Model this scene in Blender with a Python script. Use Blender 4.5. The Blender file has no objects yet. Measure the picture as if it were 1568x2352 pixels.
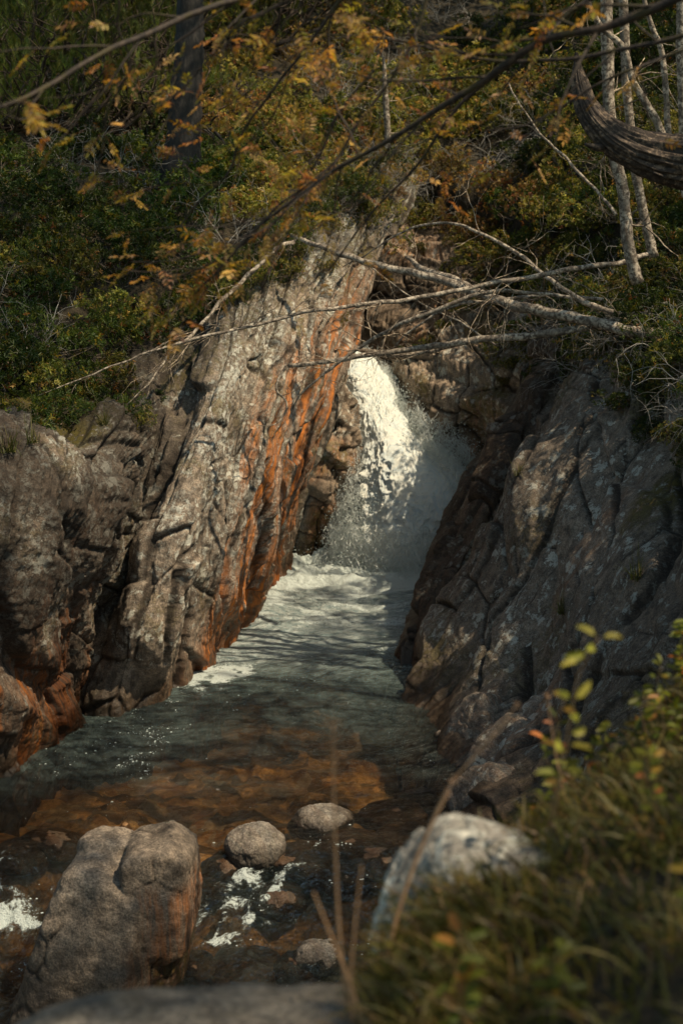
import bpy, math, random
import numpy as np
from mathutils import Vector
rng = np.random.default_rng(7)
random.seed(7)
scn = bpy.context.scene
COL = scn.collection
R = math.radians

# ------------------------------------------------------------------ camera maths
CAMZ, PITCH, F, W0, H0 = 4.0, R(10), 3267.0, 1568.0, 2352.0
_f = np.array([0, math.cos(PITCH), -math.sin(PITCH)]); _u = np.array([0, math.sin(PITCH), math.cos(PITCH)])
def at(px, py, Y):
    """world point seen at a given position of the photograph, at world depth Y"""
    px, py, Y = np.broadcast_arrays(np.asarray(px, float), np.asarray(py, float), np.asarray(Y, float))
    d = _f + ((px - W0/2)/F)[..., None]*np.array([1., 0, 0]) + ((H0/2 - py)/F)[..., None]*_u
    return d*(Y/d[..., 1])[..., None] + np.array([0, 0, CAMZ])
def ground(px, py, z=0.0):
    d = _f + (px - W0/2)/F*np.array([1., 0, 0]) + (H0/2 - py)/F*_u
    return d*((z - CAMZ)/d[2]) + np.array([0, 0, CAMZ])
def proj(P):
    q = P - np.array([0, 0, CAMZ]); z = q@_f
    return W0/2 + F*q[..., 0]/z, H0/2 - F*(q@_u)/z

# ------------------------------------------------------------------ noise
_perm = np.random.default_rng(3).permutation(256); _perm = np.concatenate([_perm]*3)
_g = np.random.default_rng(4).normal(size=(256, 3)); _g /= np.linalg.norm(_g, axis=1)[:, None]
def perlin(P):
    P = np.asarray(P, float); sh = P.shape[:-1]; P = P.reshape(-1, 3) + 137.3
    i = np.floor(P).astype(int); f = P - i; i &= 255
    w = f*f*f*(f*(f*6 - 15) + 10); out = 0
    for dx in (0, 1):
        for dy in (0, 1):
            for dz in (0, 1):
                h = _perm[_perm[_perm[(i[:, 0]+dx) & 255] + ((i[:, 1]+dy) & 255)] + ((i[:, 2]+dz) & 255)]
                g = _g[h]; dd = (g*(f - np.array([dx, dy, dz]))).sum(1)
                ww = (w[:, 0] if dx else 1-w[:, 0])*(w[:, 1] if dy else 1-w[:, 1])*(w[:, 2] if dz else 1-w[:, 2])
                out = out + dd*ww
    return (out*1.6).reshape(sh)
def fbm(P, o=4, g=0.5):
    P = np.asarray(P, float); s = 0; a = 1; t = 0
    for k in range(o):
        s = s + a*perlin(P*(2.03**k) + 11.7*k); t += a; a *= g
    return s/t*1.3
def ridged(P, o=3, g=0.5):
    P = np.asarray(P, float); s = 0; a = 1; t = 0
    for k in range(o):
        s = s + a*(1 - 2.2*np.abs(perlin(P*(2.1**k) + 5.3*k))); t += a; a *= g
    return s/t
def voro(P):
    """distance difference F2-F1 and a random value per cell"""
    P = np.asarray(P, float); sh = P.shape[:-1]; P = P.reshape(-1, 3) + 50
    i = np.floor(P).astype(int); F1 = np.full(len(P), 9.); F2 = F1.copy(); cid = np.zeros(len(P))
    for dx in (-1, 0, 1):
        for dy in (-1, 0, 1):
            for dz in (-1, 0, 1):
                c = i + np.array([dx, dy, dz]); k = c & 255
                h = _perm[_perm[_perm[k[:, 0]] + k[:, 1]] + k[:, 2]]
                q = c + 0.5 + 0.42*_g[h]
                d = np.linalg.norm(P - q, axis=1)
                m = d < F1
                F2 = np.where(m, F1, np.minimum(F2, d)); F1 = np.where(m, d, F1); cid = np.where(m, h/255., cid)
    return (F2-F1).reshape(sh), cid.reshape(sh)
def hsh(i, j, s=0):
    i = i.astype(int) & 255; j = j.astype(int) & 255
    return _perm[_perm[i + int(s) % 250] + j]/255.
def trifacet(u, h, seed):
    """flat triangular facets meeting in creases"""
    a = u + .5*h; i, j = np.floor(a), np.floor(h); x, y = a-i, h-j
    h00, h10, h01, h11 = hsh(i, j, seed), hsh(i+1, j, seed), hsh(i, j+1, seed), hsh(i+1, j+1, seed)
    return np.where(x+y < 1, h00+(h10-h00)*x+(h01-h00)*y, h11+(h01-h11)*(1-x)+(h10-h11)*(1-y)) - .5
def bedding(U, Hh, wu, wh, seed, wob):
    """long parallel beds broken by cross joints: height, distance to the nearest crack, block value"""
    x = U/wu + .45*wob + .3*perlin(np.stack([Hh*.6/wh, U*.2/wu, 0*U+seed], -1)); ci = np.floor(x); fx = x-ci
    k = hsh(ci, ci*0+3, seed); y = Hh/(wh*(.6+.9*k)) + k*7.3 + .18*(fx-.5)*(k-.3)*4 + .1*wob; cj = np.floor(y); fy = y-cj
    b = hsh(ci, cj, seed+1); t1 = hsh(ci, cj, seed+2); t2 = hsh(ci, cj, seed+3)
    ex = np.minimum(fx, 1-fx)*wu; ey = np.minimum(fy, 1-fy)*wh*.9
    return (b-.5) + (fx-.5)*(t1-.5)*1.5 + (fy-.5)*(t2-.5)*1.0, np.minimum(ex, ey), b
def sstep(a, b, x):
    t = np.clip((x-a)/(b-a), 0, 1); return t*t*(3-2*t)
def catmull(P, t):
    P = np.asarray(P, float); n = len(P); t = np.clip(t, 0, n-1-1e-9)
    i = t.astype(int); f = (t - i).reshape(-1, *([1]*(P.ndim-1)))
    Q = np.concatenate([2*P[:1]-P[1:2], P, 2*P[-1:]-P[-2:-1]])
    a, b, c, d = Q[i], Q[i+1], Q[i+2], Q[i+3]
    return 0.5*((2*b) + (c-a)*f + (2*a-5*b+4*c-d)*f*f + (3*b-a-3*c+d)*f**3)
def resample(P, M):
    P = np.asarray(P, float); s = np.r_[0, np.cumsum(np.linalg.norm(np.diff(P, axis=0), axis=1))]; s /= s[-1]
    return catmull(P, np.interp(np.linspace(0, 1, M), s, np.arange(len(P))))

# ------------------------------------------------------------------ mesh helpers
def make_mesh(name, V, faces, attrs=None, smooth=True, mat_idx=None):
    """faces: list of (k,n) int arrays"""
    me = bpy.data.meshes.new(name)
    V = np.ascontiguousarray(V.reshape(-1, 3), dtype=np.float32)
    if not isinstance(faces, list): faces = [faces]
    faces = [f for f in faces if len(f)]
    loops = np.concatenate([f.reshape(-1) for f in faces]).astype(np.int32)
    tot = np.concatenate([np.full(len(f), f.shape[1]) for f in faces]).astype(np.int32)
    start = np.r_[0, np.cumsum(tot)[:-1]].astype(np.int32)
    me.vertices.add(len(V)); me.loops.add(len(loops)); me.polygons.add(len(tot))
    me.vertices.foreach_set('co', V.reshape(-1)); me.loops.foreach_set('vertex_index', loops)
    me.polygons.foreach_set('loop_start', start); me.polygons.foreach_set('loop_total', tot)
    if smooth: me.polygons.foreach_set('use_smooth', np.ones(len(tot), dtype=bool))
    if mat_idx is not None: me.polygons.foreach_set('material_index', np.asarray(mat_idx, dtype=np.int32))
    for k, A in (attrs or {}).items():
        A = np.asarray(A, np.float32)
        if A.shape[-1] == 3: A = np.concatenate([A.reshape(-1, 3), np.ones((A.size//3, 1), np.float32)], 1)
        a = me.attributes.new(k, 'FLOAT_COLOR', 'POINT'); a.data.foreach_set('color', np.ascontiguousarray(A.reshape(-1)))
    me.update(calc_edges=True); me.validate()
    return me
def link(name, me, mat=None, parent=None, loc=None):
    o = bpy.data.objects.new(name, me); COL.objects.link(o)
    if mat is not None:
        for m in (mat if isinstance(mat, list) else [mat]): me.materials.append(m)
    if parent is not None: o.parent = parent
    if loc is not None: o.location = loc
    return o
def tag(o, label=None, cat=None, group=None, kind=None):
    if label: o['label'] = label
    if cat: o['category'] = cat
    if group: o['group'] = group
    if kind: o['kind'] = kind
    return o
def empty(name, loc=(0, 0, 0)):
    o = bpy.data.objects.new(name, None); COL.objects.link(o); o.location = loc; o.empty_display_size = .1
    return o
def gridfaces(M, N, flip=False):
    i = np.arange(M-1)[:, None]*N + np.arange(N-1)[None]
    q = np.stack([i, i+1, i+N+1, i+N], -1).reshape(-1, 4)
    return q[:, ::-1] if flip else q
def gnormals(P):
    du = np.gradient(P, axis=1); dv = np.gradient(P, axis=0)
    n = np.cross(du, dv); return n/np.maximum(np.linalg.norm(n, axis=-1, keepdims=True), 1e-9)
def blur2(A, k):
    for _ in range(k):
        B = A.copy(); B[1:-1] = (A[:-2]+2*A[1:-1]+A[2:])/4; A = B.copy(); A[:, 1:-1] = (B[:, :-2]+2*B[:, 1:-1]+B[:, 2:])/4
    return A
class MB:
    """collects pieces into one mesh"""
    def __init__(s): s.V = []; s.Q = []; s.T = []; s.C = []; s.n = 0
    def add(s, V, q=None, t=None, c=(.5, .5, .5)):
        V = np.asarray(V, float).reshape(-1, 3)
        if q is not None and len(q): s.Q.append(np.asarray(q).reshape(-1, 4)+s.n)
        if t is not None and len(t): s.T.append(np.asarray(t).reshape(-1, 3)+s.n)
        c = np.asarray(c, float)
        s.C.append(np.broadcast_to(c, (len(V), 3)).copy() if c.ndim == 1 else c.reshape(-1, 3)); s.V.append(V); s.n += len(V)
    def tube(s, P, r, n=7, c=(.5, .5, .5), rough=0.0, smoothn=None, cap=True):
        P = np.asarray(P, float); r = np.broadcast_to(np.asarray(r, float), (len(P),))
        if smoothn:
            L = np.r_[0, np.cumsum(np.linalg.norm(np.diff(P, axis=0), axis=1))]; L /= L[-1]
            P2 = resample(P, smoothn); r = np.interp(np.linspace(0, 1, smoothn), L, r); P = P2
        T = np.gradient(P, axis=0); T /= np.maximum(np.linalg.norm(T, axis=1)[:, None], 1e-9)
        ref = np.array([0.31, 0.2, 0.93]) if abs(T[:, 2]).mean() < .8 else np.array([0.9, 0.3, 0.1])
        A = np.cross(T, ref); A /= np.linalg.norm(A, axis=1)[:, None]; B = np.cross(T, A)
        th = np.linspace(0, 2*np.pi, n, endpoint=False)
        ring = A[:, None]*np.cos(th)[None, :, None] + B[:, None]*np.sin(th)[None, :, None]
        rr = r[:, None, None]*np.ones((1, n, 1))
        if rough: rr = rr*(1 + rough*perlin((P[:, None] + ring*r[:, None, None])*14)[..., None])
        V = P[:, None] + ring*rr; m = len(P)
        i = np.arange(m-1)[:, None]*n; j = np.arange(n)[None]
        q = np.stack([i+j, i+(j+1) % n, i+n+(j+1) % n, i+n+j], -1).reshape(-1, 4)
        V = V.reshape(-1, 3); t = []
        if cap:
            V = np.vstack([V, P[0], P[-1]]); k = m*n
            t = [(k, (a+1) % n, a) for a in range(n)] + [(k+1, (m-1)*n+a, (m-1)*n+(a+1) % n) for a in range(n)]
        s.add(V, q, t, c)
    def leaves(s, base, d, L, w, up=None, c=(.1, .2, .05), fold=0.25, curl=0.15):
        """one leaf per row: 6 verts, 2 quads folded along the midrib"""
        base = np.asarray(base, float).reshape(-1, 3); n = len(base)
        d = np.asarray(d, float).reshape(-1, 3); d = d/np.maximum(np.linalg.norm(d, axis=1)[:, None], 1e-9)
        L = np.broadcast_to(np.asarray(L, float), (n,))[:, None]; w = np.broadcast_to(np.asarray(w, float), (n,))[:, None]
        if up is None: up = rng.normal(size=(n, 3))*0.5 + np.array([0, -.1, .8])
        sd = np.cross(d, up); sd /= np.maximum(np.linalg.norm(sd, axis=1)[:, None], 1e-9); nn = np.cross(sd, d)
        tip = base + d*L - nn*L*curl; m = base + d*L*.5 + nn*L*curl*.3
        e1 = base + d*L*.28; e2 = base + d*L*.72 - nn*L*curl*.3
        a, b = e1 + sd*w*.42 + nn*w*fold, e2 + sd*w*.4 + nn*w*fold
        a2, b2 = e1 - sd*w*.42 + nn*w*fold, e2 - sd*w*.4 + nn*w*fold
        V = np.stack([base, a, b, tip, a2, b2], 1)
        k = np.arange(n)[:, None]*6
        q = np.concatenate([k+np.array([[0, 1, 2, 3]]), k+np.array([[0, 3, 5, 4]])])
        c = np.asarray(c, float); c = np.broadcast_to(c, (n, 3)) if c.ndim == 1 else c
        s.add(V, q, None, np.repeat(c, 6, axis=0))
    def mesh(s, name, smooth=True):
        f = []
        if s.Q: f.append(np.concatenate(s.Q))
        if s.T: f.append(np.concatenate(s.T))
        return make_mesh(name, np.concatenate(s.V), f, {'tint': np.concatenate(s.C)}, smooth)

# ------------------------------------------------------------------ materials
class NT:
    def __init__(s, name):
        s.m = bpy.data.materials.new(name); s.m.use_nodes = True; s.t = s.m.node_tree; s.t.nodes.clear()
    def n(s, ty, **kw):
        x = s.t.nodes.new('ShaderNode'+ty)
        for k, v in kw.items():
            if k.startswith('_'): setattr(x, k[1:], v)
            else: s.set(x.inputs[k.replace('__', ' ')], v)
        return x
    def set(s, i, v):
        if isinstance(v, bpy.types.NodeSocket): s.t.links.new(v, i)
        elif isinstance(v, (tuple, list)) and len(v) == 3 and i.type == 'RGBA': i.default_value = (*v, 1)
        else: i.default_value = v
    def math(s, op, a, b=None, clamp=False):
        x = s.n('Math', _operation=op, _use_clamp=clamp); s.set(x.inputs[0], a)
        if b is not None: s.set(x.inputs[1], b)
        return x.outputs[0]
    def mix(s, f, a, b, mode='MIX'):
        x = s.n('Mix', _data_type='RGBA', _blend_type=mode); s.set(x.inputs[0], f); s.set(x.inputs[6], a); s.set(x.inputs[7], b)
        return x.outputs[2]
    def ramp(s, v, a, b, c0=0., c1=1.):
        x = s.n('MapRange', _interpolation_type='SMOOTHSTEP'); s.set(x.inputs[0], v)
        for k, q in enumerate((a, b, c0, c1)): s.set(x.inputs[k+1], q)
        return x.outputs[0]
    def attr(s, name):
        a = s.n('Attribute', _attribute_name=name); return a
    def sep(s, v):
        x = s.n('SeparateColor'); s.set(x.inputs[0], v); return x.outputs
    def noise(s, vec, scale, detail=4, rough=.55, dist=0.):
        x = s.n('TexNoise', Scale=scale, Detail=detail, Roughness=rough, Distortion=dist); s.set(x.inputs['Vector'], vec); return x.outputs[0]
    def scalev(s, v, sc):
        x = s.n('VectorMath', _operation='MULTIPLY'); s.set(x.inputs[0], v); x.inputs[1].default_value = sc; return x.outputs[0]
    def out(s, surf, vol=None):
        o = s.n('OutputMaterial')
        if surf is not None: s.set(o.inputs[0], surf)
        if vol is not None: s.set(o.inputs[1], vol)
        return s.m

def rock_material():
    """masks: m1 = (iron stain, moss, wet), m2 = (lichen, darkness, warmth); suv = (across strata, along strata)"""
    t = NT('rock'); P = t.n('TexCoord').outputs['Object']
    S = t.attr('suv').outputs['Vector']
    m1 = t.sep(t.attr('m1').outputs['Color']); m2 = t.sep(t.attr('m2').outputs['Color'])
    streak = t.noise(t.scalev(S, (9, 1.1, 1)), 1.0, 6, .6, .3)
    streakf = t.noise(t.scalev(S, (34, 3.2, 1)), 1.0, 5, .65, .2)
    big = t.noise(P, 2.3, 5, .6, .4); mid = t.noise(P, 11, 6, .65, .2); fine = t.noise(P, 70, 4, .7); patch = t.noise(P, 5.0, 7, .7, .5)
    base = t.mix(t.ramp(mid, .30, .72), (.115, .105, .092), (.41, .365, .305))
    base = t.mix(t.ramp(big, .35, .65), base, t.mix(.5, base, (.19, .172, .15)))
    base = t.mix(t.ramp(streak, .38, .62, 0, .30), base, t.mix(1.0, base, (.45, .45, .46), 'MULTIPLY'))
    grain = t.math('MULTIPLY', t.ramp(fine, .32, .68, .45, 1.55), t.ramp(t.noise(P, 170, 2, .7), .3, .7, .7, 1.3))
    gx = t.n('Mix', _data_type='RGBA', _blend_type='MULTIPLY'); t.set(gx.inputs[0], .8); t.set(gx.inputs[6], base)
    cg = t.n('CombineColor'); [t.set(cg.inputs[k], grain) for k in range(3)]; t.set(gx.inputs[7], cg.outputs[0]); base = gx.outputs[2]
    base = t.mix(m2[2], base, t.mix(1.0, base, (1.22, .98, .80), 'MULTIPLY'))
    # lichen: pale crusts, big soft ones and small specks
    vor = t.n('TexVoronoi', Scale=9.0); t.set(vor.inputs['Vector'], P)
    warp = t.math('ADD', vor.outputs['Distance'], t.math('MULTIPLY', t.math('SUBTRACT', t.noise(P, 26, 4, .7), .5), 1.1))
    l1 = t.math('MULTIPLY', t.math('MULTIPLY', t.ramp(warp, .52, .44), t.ramp(patch, .525, .55)), t.ramp(m2[0], .0, .4))
    l2 = t.ramp(t.math('ADD', t.noise(P, 24, 5, .76), t.math('MULTIPLY', m2[0], .07)), .565, .60)
    lich = t.math('MULTIPLY', t.math('MAXIMUM', l1, t.math('MULTIPLY', l2, t.math('MULTIPLY', t.math('MULTIPLY', m2[0], m2[0]), t.ramp(big, .38, .6)))), 1.0, True)
    lc = t.mix(t.ramp(fine, .3, .7), (.42, .42, .37), (.74, .71, .61))
    base = t.mix(lich, base, lc)
    # iron stain
    sm = t.math('MULTIPLY', m1[0], t.ramp(t.math('ADD', t.math('MULTIPLY', streak, .6), t.math('MULTIPLY', streakf, .5)), .42, .62), True)
    sc = t.mix(t.ramp(streakf, .3, .7), (.09, .028, .012), (.85, .29, .06))
    base = t.mix(sm, base, sc)
    # moss
    ms = t.math('MULTIPLY', m1[1], t.ramp(t.math('ADD', t.noise(P, 14, 6, .75), t.math('MULTIPLY', m1[1], .12)), .5, .6), True)
    base = t.mix(ms, base, t.mix(fine, (.022, .02, .004), (.22, .17, .02)))
    # darkness and water
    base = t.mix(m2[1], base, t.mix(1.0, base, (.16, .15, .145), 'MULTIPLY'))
    base = t.mix(m1[2], base, t.mix(1.0, base, (.42, .38, .34), 'MULTIPLY'))
    rough = t.math('SUBTRACT', .82, t.math('MULTIPLY', m1[2], .5))
    h = t.math('ADD', t.math('MULTIPLY', fine, .35), t.math('ADD', t.math('MULTIPLY', mid, .9), t.math('MULTIPLY', streakf, .45)))
    h = t.math('ADD', h, t.math('MULTIPLY', lich, .12)); h = t.math('ADD', h, t.math('MULTIPLY', ms, .5))
    b = t.n('Bump', Strength=1., Distance=.018, Height=h)
    p = t.n('BsdfPrincipled', Roughness=rough, Normal=b.outputs[0]); t.set(p.inputs['Base Color'], base); p.inputs['Specular IOR Level'].default_value = .35
    return t.out(p.outputs[0])
def leaf_material(name='leaf', trans=.38, rough=.42):
    t = NT(name); c = t.attr('tint').outputs['Color']; r = t.n('ObjectInfo').outputs['Random']
    hs = t.n('HueSaturation'); t.set(hs.inputs['Color'], c)
    t.set(hs.inputs['Hue'], t.ramp(r, 0, 1, .485, .515)); t.set(hs.inputs['Value'], t.ramp(t.math('FRACT', t.math('MULTIPLY', r, 7.3)), 0, 1, .7, 1.25))
    c = hs.outputs[0]
    p = t.n('BsdfPrincipled', Roughness=rough); t.set(p.inputs['Base Color'], c); p.inputs['Specular IOR Level'].default_value = .3
    tr = t.n('BsdfTranslucent'); t.set(tr.inputs[0], t.mix(1.0, c, (1.5, 1.35, .8), 'MULTIPLY'))
    m = t.n('MixShader', Fac=trans); t.set(m.inputs[1], p.outputs[0]); t.set(m.inputs[2], tr.outputs[0])
    return t.out(m.outputs[0])
def bark_material(name, pale, dark, sc=(1, 1, 1), spots=.55, moss=0.):
    t = NT(name); P = t.n('TexCoord').outputs['Object']; tint = t.attr('tint').outputs['Color']
    a = t.noise(t.scalev(P, sc), 30, 5, .7); b = t.noise(P, 9, 4, .6); c2 = t.noise(P, 70, 3, .7)
    c = t.mix(t.ramp(a, spots-.1, spots+.06), pale, dark); c = t.mix(t.ramp(b, .42, .62, 0, .7), c, dark)
    c = t.mix(t.ramp(c2, .3, .7, 0, .4), c, t.mix(1., c, (.5, .42, .36), 'MULTIPLY'))
    if moss: c = t.mix(t.ramp(b, .58-moss, .64-moss, 0, .8), c, (.06, .05, .012))
    c = t.mix(1., c, t.mix(1., tint, (2, 2, 2), 'MULTIPLY'), 'MULTIPLY')
    bp = t.n('Bump', Strength=.8, Distance=.006, Height=t.math('ADD', a, t.math('MULTIPLY', c2, .5)))
    p = t.n('BsdfPrincipled', Roughness=.75, Normal=bp.outputs[0]); t.set(p.inputs['Base Color'], c)
    return t.out(p.outputs[0])
def soil_material():
    t = NT('forest_soil'); P = t.n('TexCoord').outputs['Object']
    a = t.noise(P, 6, 8, .7); b = t.noise(P, 45, 4, .7)
    c = t.mix(t.ramp(a, .35, .65), (.018, .014, .009), (.07, .05, .028)); c = t.mix(t.ramp(b, .45, .7, 0, .7), c, (.045, .045, .014))
    bp = t.n('Bump', Strength=1., Distance=.05, Height=t.math('ADD', a, b))
    p = t.n('BsdfPrincipled', Roughness=.95, Normal=bp.outputs[0]); t.set(p.inputs['Base Color'], c)
    return t.out(p.outputs[0])
def bed_material():
    t = NT('stream_bed'); P = t.n('TexCoord').outputs['Object']
    a = t.noise(P, 2.2, 6, .65, .6); b = t.noise(P, 24, 5, .75); wv = t.n('VectorMath', _operation='ADD'); t.set(wv.inputs[0], P)
    nz = t.n('TexNoise', Scale=5., Detail=3); t.set(nz.inputs['Vector'], P); sc_ = t.scalev(nz.outputs['Color'], (.25, .25, .25)); t.set(wv.inputs[1], sc_)
    v = t.n('TexVoronoi', Scale=5.5); t.set(v.inputs['Vector'], wv.outputs[0]); cc = t.sep(v.outputs['Color'])
    c = t.mix(t.ramp(a, .35, .65), (.22, .10, .035), (.66, .40, .17)); c = t.mix(t.ramp(cc[0], .55, .9, 0, .75), c, (.30, .25, .19)); c = t.mix(t.ramp(cc[1], .6, .95, 0, .8), c, (.07, .045, .025))
    c = t.mix(t.ramp(b, .42, .68, 0, .65), c, (.09, .05, .022))
    p = t.n('BsdfPrincipled', Roughness=.8); t.set(p.inputs['Base Color'], c)
    return t.out(p.outputs[0])
def water_material():
    """wf = (foam, milkiness, roughness of the surface); suv follows the flow"""
    t = NT('stream_water'); P = t.n('TexCoord').outputs['Object']; m = t.sep(t.attr('wf').outputs['Color'])
    S = t.attr('suv').outputs['Vector']
    n1 = t.noise(t.scalev(S, (3.2, 8, 1)), 1.7, 6, .68, 1.0); n2 = t.noise(t.scalev(S, (3, 6, 1)), 8, 5, .72, .8)
    fo = t.noise(t.scalev(S, (1.6, 2.6, 1)), 7, 9, .78, 1.4); fo2 = t.noise(P, 42, 3, .7)
    h = t.math('ADD', t.math('MULTIPLY', n1, 1.0), t.math('MULTIPLY', n2, t.math('ADD', .34, t.math('MULTIPLY', m[2], .6))))
    bp = t.n('Bump', Strength=1., Distance=.055, Height=h)
    gl = t.n('BsdfGlossy', Roughness=.05, Normal=bp.outputs[0]); t.set(gl.inputs[0], (.9, .97, 1.0))
    tr = t.n('BsdfTransparent'); t.set(tr.inputs[0], (.74, .66, .52))
    di = t.n('BsdfDiffuse', Normal=bp.outputs[0]); t.set(di.inputs[0], t.mix(t.ramp(m[1], .55, 1.), t.mix(t.ramp(n1, .35, .65), (.05, .075, .078), (.22, .29, .28)), t.mix(t.ramp(n1, .35, .65), (.24, .32, .33), (.66, .72, .69))))
    body = t.n('MixShader', Fac=t.math('MULTIPLY', m[1], t.math('ADD', .72, t.math('MULTIPLY', t.ramp(n2, .45, .62), .5)), True)); t.set(body.inputs[1], tr.outputs[0]); t.set(body.inputs[2], di.outputs[0])  # ripple crests painted paler, standing in for bright reflections
    fr = t.n('Fresnel', IOR=1.36, Normal=bp.outputs[0])
    s = t.n('MixShader', Fac=fr.outputs[0]); t.set(s.inputs[1], body.outputs[0]); t.set(s.inputs[2], gl.outputs[0])
    ff = t.math('ADD', t.math('MULTIPLY', fo, .68), t.math('MULTIPLY', fo2, .32))
    ff = t.ramp(t.math('ADD', ff, t.math('MULTIPLY', m[0], .62)), .575, .70)
    bf = t.n('Bump', Strength=1., Distance=.04, Height=t.math('ADD', fo, fo2))
    foam = t.n('BsdfDiffuse', Normal=bf.outputs[0]); t.set(foam.inputs[0], (.72, .80, .78))
    s2 = t.n('MixShader', Fac=ff); t.set(s2.inputs[1], s.outputs[0]); t.set(s2.inputs[2], foam.outputs[0])
    return t.out(s2.outputs[0])
def fall_material(name, lo, hi, seed):
    t = NT(name); S = t.attr('suv').outputs['Vector']; P = t.n('TexCoord').outputs['Object']; m = t.sep(t.attr('wf').outputs['Color'])
    mp = t.n('Mapping'); t.set(mp.inputs[0], S); mp.inputs['Location'].default_value = (seed*3.1, seed*1.7, seed); mp.inputs['Scale'].default_value = (4.0, 1.0, 1)
    a = t.noise(mp.outputs[0], 3.2, 8, .74, .7)
    mp2 = t.n('Mapping'); t.set(mp2.inputs[0], S); mp2.inputs['Location'].default_value = (seed, seed*5.7, seed); mp2.inputs['Scale'].default_value = (26, 7, 1)
    b = t.noise(mp2.outputs[0], 1.6, 6, .75, .3)
    v = t.math('ADD', t.math('MULTIPLY', a, .5), t.math('MULTIPLY', b, .5))
    al = t.ramp(t.math('ADD', v, t.math('SUBTRACT', m[0], .5)), lo, hi)
    c = t.mix(t.ramp(v, .38, .58), (.66, .75, .78), (.88, .88, .81))
    bp = t.n('Bump', Strength=.9, Distance=.05, Height=v)
    va = t.n('VectorMath', _operation='MULTIPLY_ADD'); t.set(va.inputs[0], bp.outputs[0]); va.inputs[1].default_value = (.55, .55, .55); va.inputs[2].default_value = (.12, -.12, .50)
    vn = t.n('VectorMath', _operation='NORMALIZE'); t.set(vn.inputs[0], va.outputs[0])
    d = t.n('BsdfDiffuse', Normal=vn.outputs[0]); t.set(d.inputs[0], c); tl = t.n('BsdfTranslucent'); t.set(tl.inputs[0], c)
    mx = t.n('MixShader', Fac=.15); t.set(mx.inputs[1], d.outputs[0]); t.set(mx.inputs[2], tl.outputs[0])
    s = t.n('MixShader', Fac=al); t.set(s.inputs[1], t.n('BsdfTransparent').outputs[0]); t.set(s.inputs[2], mx.outputs[0])
    return t.out(s.outputs[0])
def plain(name, rough=.6, trans=0.):
    t = NT(name); c = t.attr('tint').outputs['Color']; P = t.n('TexCoord').outputs['Object']
    c = t.mix(t.ramp(t.noise(P, 60, 4, .6), .35, .65, 0, .5), c, t.mix(1., c, (.5, .5, .5), 'MULTIPLY'))
    p = t.n('BsdfPrincipled', Roughness=rough); t.set(p.inputs['Base Color'], c)
    if trans:
        tr = t.n('BsdfTranslucent'); t.set(tr.inputs[0], c); m = t.n('MixShader', Fac=trans); t.set(m.inputs[1], p.outputs[0]); t.set(m.inputs[2], tr.outputs[0])
        return t.out(m.outputs[0])
    return t.out(p.outputs[0])
ROCK = rock_material(); LEAF = leaf_material(); SOIL = soil_material(); BED = bed_material(); WATER = water_material()
BIRCH = bark_material('birch_bark', (.56, .48, .38), (.10, .075, .055), (1, 1, 1.), .52)
BROWN = bark_material('brown_bark', (.10, .078, .058), (.028, .02, .015), (1, 1, .25), .5, .04)
DEAD = bark_material('weathered_wood', (.22, .165, .12), (.035, .024, .018), (1, 1, 1), .47)
TWIG = plain('twig', .7); GRASS = plain('grass_blade', .5, .35); FOAM = plain('water_drop', .3, .3); STRAND = plain('water_strand', .35, .45)

# ------------------------------------------------------------------ rock builders
def wl(P):
    """water level at a place"""
    Y = P[..., 1]
    return -0.42*sstep(9.5, 8.2, Y) - .25*sstep(7.9, 7.0, Y)
def loft(ribs, M, N):
    L = []
    for r in ribs:
        pts = np.array([at(*q) if len(q) == 3 else np.array(q[:3]) for q in r]); L.append(resample(pts, M))
    L = np.array(L)                                      # ribs, M, 3
    # spread columns by mean rib spacing
    d = np.r_[0, np.cumsum(np.linalg.norm(np.diff(L, axis=0), axis=2).mean(1))]
    a = np.interp(np.linspace(0, d[-1], N), d, np.arange(len(ribs)))
    P = catmull(L, a).transpose(1, 0, 2)                 # M, N, 3
    A = np.broadcast_to(a[None], (M, N)); v = np.broadcast_to(np.linspace(0, 1, M)[:, None], (M, N))
    return P, A, v
def suv_of(P):
    U = np.concatenate([np.zeros((P.shape[0], 1)), np.cumsum(np.linalg.norm(np.diff(P, axis=1), axis=2), 1)], 1)
    U = np.broadcast_to(U.mean(0)[None], P.shape[:2])
    Hh = np.concatenate([np.zeros((1, P.shape[1])), np.cumsum(np.linalg.norm(np.diff(P, axis=0), axis=2), 0)], 0)
    Hh = np.broadcast_to(Hh.mean(1)[:, None], P.shape[:2])
    return U, Hh
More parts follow.
